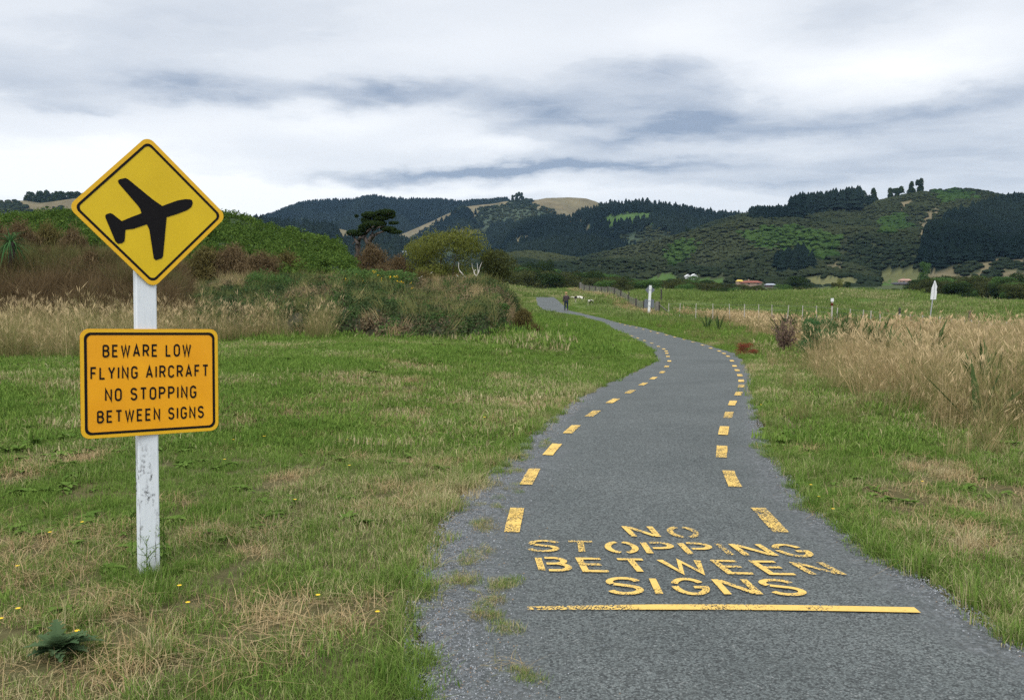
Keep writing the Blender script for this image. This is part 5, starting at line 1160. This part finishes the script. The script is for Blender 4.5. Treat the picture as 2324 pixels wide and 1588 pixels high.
# ------------------------------------------------------------------ grass
def lawn_protos(tagn, n, rad, h0, h1, wid, lean, k, mat='lawn', head=0, seg=2):
    return [proto(tagn, blades(n, rad, h0, h1, wid, lean, 700 + i * 7 + n, seg, head), mat) for i in range(k)]
near = lawn_protos('grass_tuft', 130, .13, .018, .058, .0044, .8, 5)
nearlong = lawn_protos('grass_tuft_long', 70, .07, .06, .16, .0050, .75, 4)
midg = lawn_protos('grass_patch', 190, .38, .025, .075, .012, .8, 4)
farg = lawn_protos('grass_swath', 190, 1.1, .04, .14, .03, .6, 4)
duneg = lawn_protos('grass_swath', 170, 1.1, .05, .16, .03, .6, 4, 'dune')
tall = lawn_protos('tall_grass', 70, .20, .30, .95, .0055, .42, 6, 'straw', 12, 3)
tallf = lawn_protos('tall_grass_far', 70, .45, .35, .9, .017, .28, 4, 'straw', 14, 3)
def field(y0, y1, dens, wedge=.66, x0=None):
    """random ground points inside the camera's wedge of view plus a margin"""
    ymid = np.linspace(y0, y1, 400); wmid = 2 * (wedge * ymid + 1.5); tot = np.trapezoid(wmid, ymid) if hasattr(np, 'trapezoid') else np.trapz(wmid, ymid)
    n = int(tot * dens); pr = wmid / wmid.sum(); yv = rng.choice(ymid, n, p=pr) + rng.uniform(-.5, .5, n) * (y1 - y0) / 400; xv = rng.uniform(-1, 1, n) * (wedge * yv + 1.5); return xv, yv
def pathdist(x, y): return np.where(y < 109, np.maximum(xl(y) - x, x - xr(y)), 50.)
TALLR = [(1500,706),(1600,708),(1700,722),(1800,742),(1900,758),(2000,766),(2700,766),(2700,1010),(2400,1015),(2240,1018),(2150,1000),(2085,950),(2030,905),(1975,880),(1920,850),(1880,812),(1830,792),(1770,775),(1700,752),(1600,728),(1500,712)]
TALLR2 = [(1780,778),(1850,790),(1890,830),(1930,870),(1990,900),(2040,940),(2090,1000),(2000,960),(1900,900),(1850,850)]
TALLL = [(-600,850),(0,842),(100,832),(180,822),(330,795),(480,780),(600,776),(760,772),(780,760),(300,752),(-600,752)]
def dryness(x, y):
    d = -.02 + .9 * (fbm(x, y, 1.6, 61) - .5) + .6 * (fbm(x, y, .45, 62) - .5)
    patch = sstep(.58, .72, fbm(x * .8, y * 1.7, 1.5, 63)); d = d + .45 * patch + .5 * barepatch(x, y)
    pd = pathdist(x, y); d = d + .22 * sstep(2.6, .8, pd) * (x < 2) * (y > 5) * (y < 24)
    d = d + .16 * (x > xr(np.minimum(y, 100))) * (y < 40); d = d + .1 * sstep(10, 4, y)
    d = d - .28 * sstep(24, 34, y)
    d = d + sstep(60, 75, y) * (.13 + 1.1 * (fbm(x, y, 9, 65) - .5) + .8 * (fbm(x, y, 2.2, 66) - .5) + .22 * sstep(114, 125, y) + .4 * sstep(.52, .72, fbm(x, y, 22, 9, 3)))
    return d
KEEP = [tuple(o.location[:2]) for o in bpy.data.objects if o.name.split('.')[0] in ('dog',)]
def lay(name, label, y0, y1, dens, protos, s0, s1, cond, lift=0.0, dadd=0.0, tilt=.08, wedge=.66, dscale=1.0):
    x, y = field(y0, y1, dens, wedge); k = cond(x, y)
    for (kx, ky) in KEEP: k &= ~((np.abs(x - kx) < .75) & (y > ky - 1.6) & (y < ky + .5))
    x, y = x[k], y[k]; z = ht(x, y) + lift; n = len(x); print(name, n)
    # keep the foot of the sign post clear enough to be seen
    scatter(name, label, np.stack([x, y, z], 1), rng.uniform(0, 6.28, n), rng.uniform(s0, s1, n) * (.72 + .56 * fbm(x, y, 1.1, 64)), protos, rng.integers(0, len(protos), n), dryness(x, y) * dscale + dadd, tilt)
def offpath(m_=.0):
    return lambda x, y: (pathdist(x, y) > m_ + .22 * (fbm(x, y, .5, 71) - .5) * 2)
BP = [(740,858,120,14),(860,868,60,9),(1130,803,40,5),(1130,860,50,8),(130,1045,110,18),(40,1085,80,24),(300,1440,110,25),(600,1265,80,30),(940,950,60,25),(560,870,60,8),(2120,1060,80,30),(2290,1120,60,30),(2230,1250,50,30),(30,1340,60,20),(650,1090,60,20),(700,1480,70,18)]
BW = [(*ground_at(a, b, 2.2, 60)[:2], c, e) for a, b, c, e in BP]
def barepatch(x, y):
    k = np.zeros(np.shape(x))
    for (cx, cy, rx_, ry_), (_, pb_, _, _) in zip(BW, BP):
        sx = rx_ / F * cy; sy = ry_ * cy * cy / (F * EYE); w = ((x - cx) / sx) ** 2 + ((y - cy) / sy) ** 2 + (fbm(x, y, .3 + cy * .02, 67) - .5) * 1.6; k = np.maximum(k, sstep(1.2, .5, w))
    return k
def bare(x, y):
    return bare0(x, y) & (rng.uniform(0, 1, len(x)) > barepatch(x, y) * .72)
def bare0(x, y): return (fbm(x * .8, y * 1.7, 1.5, 63) < .66) | (rng.uniform(0, 1, len(x)) < .45)
def px_of(x, y): return proj(x, y, ht(x, y))
lay('lawn_grass', 'short green and straw-flecked grass on the near meadow and verges', 2.2, 9, 75, near, .75, 1.35, lambda x, y: offpath(.02)(x, y) & bare(x, y))
lay('lawn_grass', 'ragged longer grass tufts on the near meadow and verges', 2.2, 16, 12, nearlong, .55, 1.15, lambda x, y: offpath(.0)(x, y) & (fbm(x, y, .45, 81) > .55))
lay('lawn_grass', 'grass fringe hanging over the gravel edge of the path', 2.2, 18, 60, nearlong, .45, 1.0, lambda x, y: (pathdist(x, y) > -.05) & (pathdist(x, y) < .28) & (fbm(x, y, .35, 82) > .38), dadd=.05)
lay('lawn_grass', 'grass cover of the middle meadow', 8.6, 24, 26, midg, .8, 1.4, lambda x, y: offpath(.42)(x, y) & bare(x, y))
lay('lawn_grass', 'grass cover of the far meadow and verges', 23, 62, 5.0, farg, .8, 1.4, lambda x, y: offpath(1.7)(x, y), dadd=-.05)
lay('dune_grass', 'green grass over the dunes beyond the fence', 60, 128, 1.2, duneg, 1.1, 2.2, lambda x, y: offpath(2.8)(x, y), dadd=-.02)
fringe = [(farg[i]) for i in range(4)]
lay('lawn_grass', 'grass along both edges of the distant path', 16, 108, 9, midg, .55, .95, lambda x, y: (pathdist(x, y) > .42) & (pathdist(x, y) < 2.6), dadd=-.05)
small = lawn_protos('grass_tuft', 60, .19, .05, .13, .011, .5, 3)
lay('lawn_grass', 'grass edge creeping over the sides of the distant path', 14, 108, 26, small, .7, 1.2, lambda x, y: (pathdist(x, y) > .08) & (pathdist(x, y) < .9), dadd=.02)
def cR(x, y):
    a, b = px_of(x, y); a = a + (fbm(x, y, 1.2, 91) - .5) * 60; b = b + (fbm(x, y, 1.2, 92) - .5) * 40 * np.clip(12 / y, .1, 1)
    return (x > xr(y) + .3) & (inpoly(a, b, TALLR) | (inpoly(a, b, TALLR2) & (rng.uniform(0, 1, len(x)) < .4))) & (rng.uniform(0, 1, len(x)) < .35 + .9 * fbm(x, y, 1.1, 93))
def cL(x, y):
    a, b = px_of(x, y); b = b + (fbm(x, y, 1.5, 95) - .5) * 16; return (x < 0) & inpoly(a, b, TALLL)
lay('dry_tall_grass', 'tall straw-coloured grass on the bank right of the path', 5, 26, 10, tall, .55, 1.12, cR, dadd=.52, tilt=.2, wedge=.72, dscale=.5)
def cRe(x, y):
    a, b = px_of(x, y); b2 = b - 45 * np.clip(9 / y, .2, 1) * (1 + (fbm(x, y, .9, 94) - .5) * 2); a2 = a + 60 * np.clip(9 / y, .2, 1)
    return (x > xr(y) + .5) & (inpoly(a, b2, TALLR) | inpoly(a2, b, TALLR)) & (fbm(x, y, .8, 96) > .42)
lay('dry_tall_grass', 'knee-high mixed green and straw grass in front of the tall dry grass', 4, 26, 7, tall, .32, .62, cRe, dadd=.25, tilt=.22, wedge=.72, dscale=.8)
lay('dry_tall_grass', 'green stems mixed into the tall dry grass', 5, 26, 3, tall, .5, .85, cR, dadd=-.1, tilt=.2, wedge=.72, dscale=.4)
lay('dry_tall_grass', 'band of tall straw grass running along the far fence', 25, 82, 5, tallf, .75, 1.15, cR, dadd=.66, tilt=.1, wedge=.72, dscale=.4)
lay('dry_tall_grass', 'tall pale grass left of the path in front of the scrub', 16, 30, 6.5, tall, .65, 1.3, cL, dadd=.40, tilt=.2, wedge=.68, dscale=.8)
def cF(x, y):
    fx = np.interp(y, FP[::-1, 1], FP[::-1, 0]); return (y > 70) & (y < 121) & (x > fx - 1.6) & (x < fx + .4)
lay('dry_tall_grass', 'tan grass growing along the foot of the batten fence', 70, 121, 8, tallf, .32, .5, cF, dadd=.6, tilt=.1, dscale=.3)
def cS(x, y): a, b = px_of(x, y); return (x > xr(y) + .1) & (pathdist(x, y) < 3.5) & (rng.uniform(0, 1, len(x)) < .6)
lay('verge_grass', 'olive knee-high grass on the verge slope right of the path', 9, 60, 4, tall, .35, .6, lambda x, y: (x > xr(y) + .5) & (pathdist(x, y) < 4.5) & (fbm(x, y, 1.0, 99) > .45), dadd=-.05, tilt=.15)
# broad-leaved weeds
def rosette(seed, n, L, Wd, mat, up=.5, sg=4, lobe=.35, lo=.1):
    r = np.random.default_rng(seed); V = []; Fs = []; T = []
    for k in range(n):
        a = r.uniform(0, 6.28); l = L * r.uniform(.5, 1.1); el_ = r.uniform(lo, up); w = Wd * r.uniform(.7, 1.2); b = len(V); dx, dy = math.cos(a), math.sin(a); tn = r.uniform(0, 1)
        for j in range(sg + 1):
            u = j / sg; x = l * u * math.cos(el_); z = l * u * math.sin(el_) - .35 * l * u * u + .01; ww = w * math.sin(math.pi * min(.97, .12 + .85 * u)) * (1 + (lobe if j % 2 else -lobe * .45)) / 2 + .0005
            V += [(dx * x - dy * ww, dy * x + dx * ww, z + ww * .4), (dx * x, dy * x, z), (dx * x + dy * ww, dy * x - dx * ww, z + ww * .4)]; T += [tn, tn * .8, tn]
        Fs += [(b+3*j, b+3*j+1, b+3*j+4, b+3*j+3) for j in range(sg)] + [(b+3*j+1, b+3*j+2, b+3*j+5, b+3*j+4) for j in range(sg)]
    return np.array(V), [np.array(Fs)], np.array(T), np.array(T)
wd = [proto('weed', rosette(800 + i, 12, .09, .030, None), 'weed') for i in range(4)]
lay('meadow_weeds', 'small broad-leaved weeds growing through the grass', 2.3, 16, 22, wd, .4, 1.3, lambda x, y: offpath(.10)(x, y) & (fbm(x, y, .8, 101) > .54), lift=.012)
lay('meadow_weeds', 'patches of bright clover-like weeds in the meadow', 12, 55, 5, wd, 1.2, 3.0, lambda x, y: offpath(.6)(x, y) & (x < 5) & (fbm(x, y, 2.6, 103) > .58), dadd=0)
bw = [proto('weed', rosette(830 + i, 9, .13, .06, None, .9, 6, .12, .3), 'weed') for i in range(3)]
WP = [(80,985,110,45),(1000,800,120,14),(1170,800,60,14),(1330,800,80,14),(60,1240,70,30),(560,1310,60,20),(1830,1020,80,20),(880,850,90,14)]
def wpatch(x, y):
    a, b = px_of(x, y); a = a + (fbm(x, y, .6, 111) - .5) * 80; k = np.zeros(len(x), bool)
    for (cx, cy, rx_, ry_) in WP: k |= ((a - cx) / rx_) ** 2 + ((b - cy) / ry_) ** 2 < 1
    return k & offpath(.15)(x, y)
lay('meadow_weeds', 'patches of broad-leaved docks and plantain in the turf', 3.5, 34, 9, bw, .6, 1.4, wpatch)
# straw litter and gravel tufts
st_ = [proto('litter', blades(40, .12, .04, .10, .004, 2.4, 900 + i, 2), 'straw') for i in range(3)]
lay('straw_litter', 'pale dead grass litter lying in the bare patches', 2.2, 22, 30, st_, .6, 1.4, lambda x, y: offpath(.02)(x, y) & ((fbm(x * .8, y * 1.7, 1.5, 63) > .57) | (barepatch(x, y) > .3)), dadd=.7)
GT = [(1110,1100),(1120,1150),(1160,1075),(1100,1190),(1095,1205),(1075,1280),(1060,1325),(1030,1320),(1140,1335),(1115,1345),(1155,1330),(1105,1395),(1115,1410),(1120,1370),(1180,1530),(1205,1545),(1165,1168),(1155,1110),(1090,1260),(1140,1435),(985,1330),(1050,1330),(1190,1040),(1235,1010)]
P = []; 
for (a_, b_3) in GT:
    for q in range(5): g_ = gpt(a_ + random.gauss(0, 14), b_3 + random.gauss(0, 6)); P.append((g_[0], g_[1], .012))
P = np.array(P); scatter('gravel_weeds', 'sparse tufts growing through the gravel shoulder', P, rng.uniform(0, 6, len(P)), rng.uniform(.25, .65, len(P)), near + st_, rng.integers(0, 8, len(P)), rng.uniform(.1, .6, len(P)), .2)
pf = O[:2] + U[:2] * pc; n = 34; an = rng.uniform(0, 6.28, n); rr_ = rng.uniform(.06, .26, n); P = np.stack([pf[0] + rr_ * np.cos(an), pf[1] + rr_ * np.sin(an), 0 * an], 1); P[:, 2] = ht(P[:, 0], P[:, 1])
scatter('lawn_grass', 'unmown grass tufts around the foot of the near sign post', P, an, rng.uniform(.25, .6, n), nearlong, rng.integers(0, 4, n), np.full(n, -.1), .15)
# loose stones
def stone(seed):
    bm = bmesh.new(); bmesh.ops.create_icosphere(bm, subdivisions=1, radius=.5); r = np.random.default_rng(seed); V = np.array([v.co[:] for v in bm.verts]); Fs = np.array([[v.index for v in f.verts] for f in bm.faces]); bm.free()
    V = V * r.uniform(.6, 1.15, len(V))[:, None] * np.array([1, .8, .55]); tn = r.uniform(0, 1, len(V)); return V, [Fs], tn, tn
m, t, out = new_mat('greywacke_stone'); rnd = t.add('ShaderNodeObjectInfo').outputs['Random']; c = t.mix(rnd, (.10, .11, .12), (.36, .375, .39)); principled(t, out, t.mix(t.rng(rnd, .9, .92), c, (.26, .19, .13)), .8, None, .3); M['stone'] = m
pst = [proto('stone', stone(i), 'stone') for i in range(5)]
n = 42000; yv = 2.6 + 11 * rng.uniform(0, 1, n) ** 1.7; side = rng.uniform(0, 1, n) < .72; off = np.abs(rng.normal(0, 1, n)); xv = np.where(side, xl(yv) + off * np.where(yv < 8, .24, .12) - .06, xr(yv) - off * .09 + .05)
P = np.stack([xv, yv, ht(xv, yv) + .013], 1); scatter('loose_gravel', 'loose grey stones along the path shoulders', P, rng.uniform(0, 6, n), .004 + .009 * rng.uniform(0, 1, n) ** 3 + .003 * rng.uniform(0, 1, n), pst, rng.integers(0, 5, n), None, .6)
# big thistle and dandelions
p = ground_at(133, 1500); th_ = thing('thistle_plant', 'grey-green prickly thistle rosette in the lower left corner', 'plant', tuple(p))
for k in range(56):
    V, Fs, T, T2 = rosette(1000 + k, 1, .19 if k < 24 else .13, .042, None, .75 if k < 20 else 1.3, 12, .8, .25); V = V * 1.0; V[:, 2] += .035
    link('leaf', mesh('leaf', V, Fs, M['thistle'], {'tint': T, 'tint2': T2}), th_)
DN = [(114,1232),(187,1208),(42,1413),(3,1437),(427,1398),(722,1381),(857,1420),(176,1466),(408,1358),(41,1312),(788,1014),(838,1018),(882,1016),(1100,960),(793,1074),(1727,930),(2093,1112),(1890,1177),(1840,1120),(1858,1148),(670,1155),(600,1005),(530,1013),(510,1060)]
WD = ['left of the white post','nearer the white post of the left pair','below the left pair, near the left edge','at the left picture edge','below the white post','right of the white post in mid lawn','close to the gravel edge','beside the thistle']
WD = ['upper one of the pair left of the white post foot', 'right one of the pair left of the white post foot', 'near the left edge, level with the sign foot', 'at the very left edge, above the thistle', 'below right of the white post foot', 'in dark lawn midway between post and gravel', 'closest to the gravel edge near the bottom', 'above the thistle rosette', 'growing out of the thistle rosette', 'small, by the left edge above the thistle',
      'left of three in the yellowish grass left of the path', 'middle of three in the yellowish grass left of the path', 'right of three in the yellowish grass left of the path', 'far, by the inner bend of the path edge', 'single, just below the three left of the path', 'taller, at the right path edge by the curve', 'single, in the right verge near a bare patch', 'lone, on the right verge below the curve', 'upper of two on the right verge by the gravel', 'lower of two on the right verge by the gravel',
      'right of the white post, low in the lawn', 'in mid lawn right of the amber panel, left one of two', 'in mid lawn right of the amber panel, right one of two', 'just right of the lower corner of the amber panel']
for i, q in enumerate(DN):
    g_ = ground_at(*q, 2.0, 60); flowers('small yellow dandelion ' + WD[i], [g_ + np.array([0, 0, .07])], .014 if g_[1] < 9 else .018, 'petal', 'flower', 'dandelion', 'dandelions in the meadow')
# tall fleabane at the post foot
for (px, py, h_, lb) in ((300,1290,.42,'fleabane stalk with tiny pale flowers left of the white post'),(333,1312,.26,'thin branched weed in front of the foot of the white post'),(372,1296,.40,'thin flowering weed right of the white post')):
    g_ = ground_at(px, py); o = thing('fleabane_plant', lb, 'plant', tuple(g_)); r = random.Random(px); mb = MB(); mf = []
    for k in range(9):
        a = r.uniform(0, 6.28); z0 = h_ * r.uniform(.3, .8); e = (math.cos(a) * .06 * r.uniform(.5, 1.3), math.sin(a) * .05, z0 + h_ * r.uniform(.1, .25)); mb.tube([(0, 0, 0), (.006, 0, z0), e], [.0022, .0018, .001], 4); mf.append(e)
    mb.build('stalk', M['weed'], o); C = np.array([np.array(e) + np.array([r.gauss(0, .01) for _ in range(3)]) for e in mf for _ in range(7)]); D_ = leafcloud(C, np.tile([0, -.3, 1.], (len(C), 1)), .012, .008, px, .6); me = mesh('flower_heads', D_[0], [D_[1]], M['weed'], {'tint': np.ones(len(D_[0])), 'tint2': D_[3]}); link('flower_heads', me, o)['kind'] = 'stuff'
    C = np.array([(r.gauss(0, .01), r.gauss(0, .01), r.uniform(.02, h_ * .8)) for _ in range(30)]); D_ = leafcloud(C, np.tile([0, -.3, .5], (30, 1)), .04, .007, px + 1, 1.0); link('leaves', mesh('leaves', D_[0], [D_[1]], M['weed'], {'tint': D_[2], 'tint2': D_[3]}), o)['kind'] = 'stuff'

# ------------------------------------------------------------------ air
b = MB(); b.box((-4400, -600, -40), (4400, 4800, 420)); hz = b.build('haze', None)
m, t, out = new_mat('air'); pv = t.add('ShaderNodeVolumePrincipled'); pv.inputs['Color'].default_value = (.42, .68, 1.0, 1); pv.inputs['Density'].default_value = 0.00004; pv.inputs['Anisotropy'].default_value = .1
t.l.new(pv.outputs[0], out.inputs['Volume']); hz.data.materials.clear(); hz.data.materials.append(m); tag(hz, 'thin blue air haze over the valley', kind='stuff')
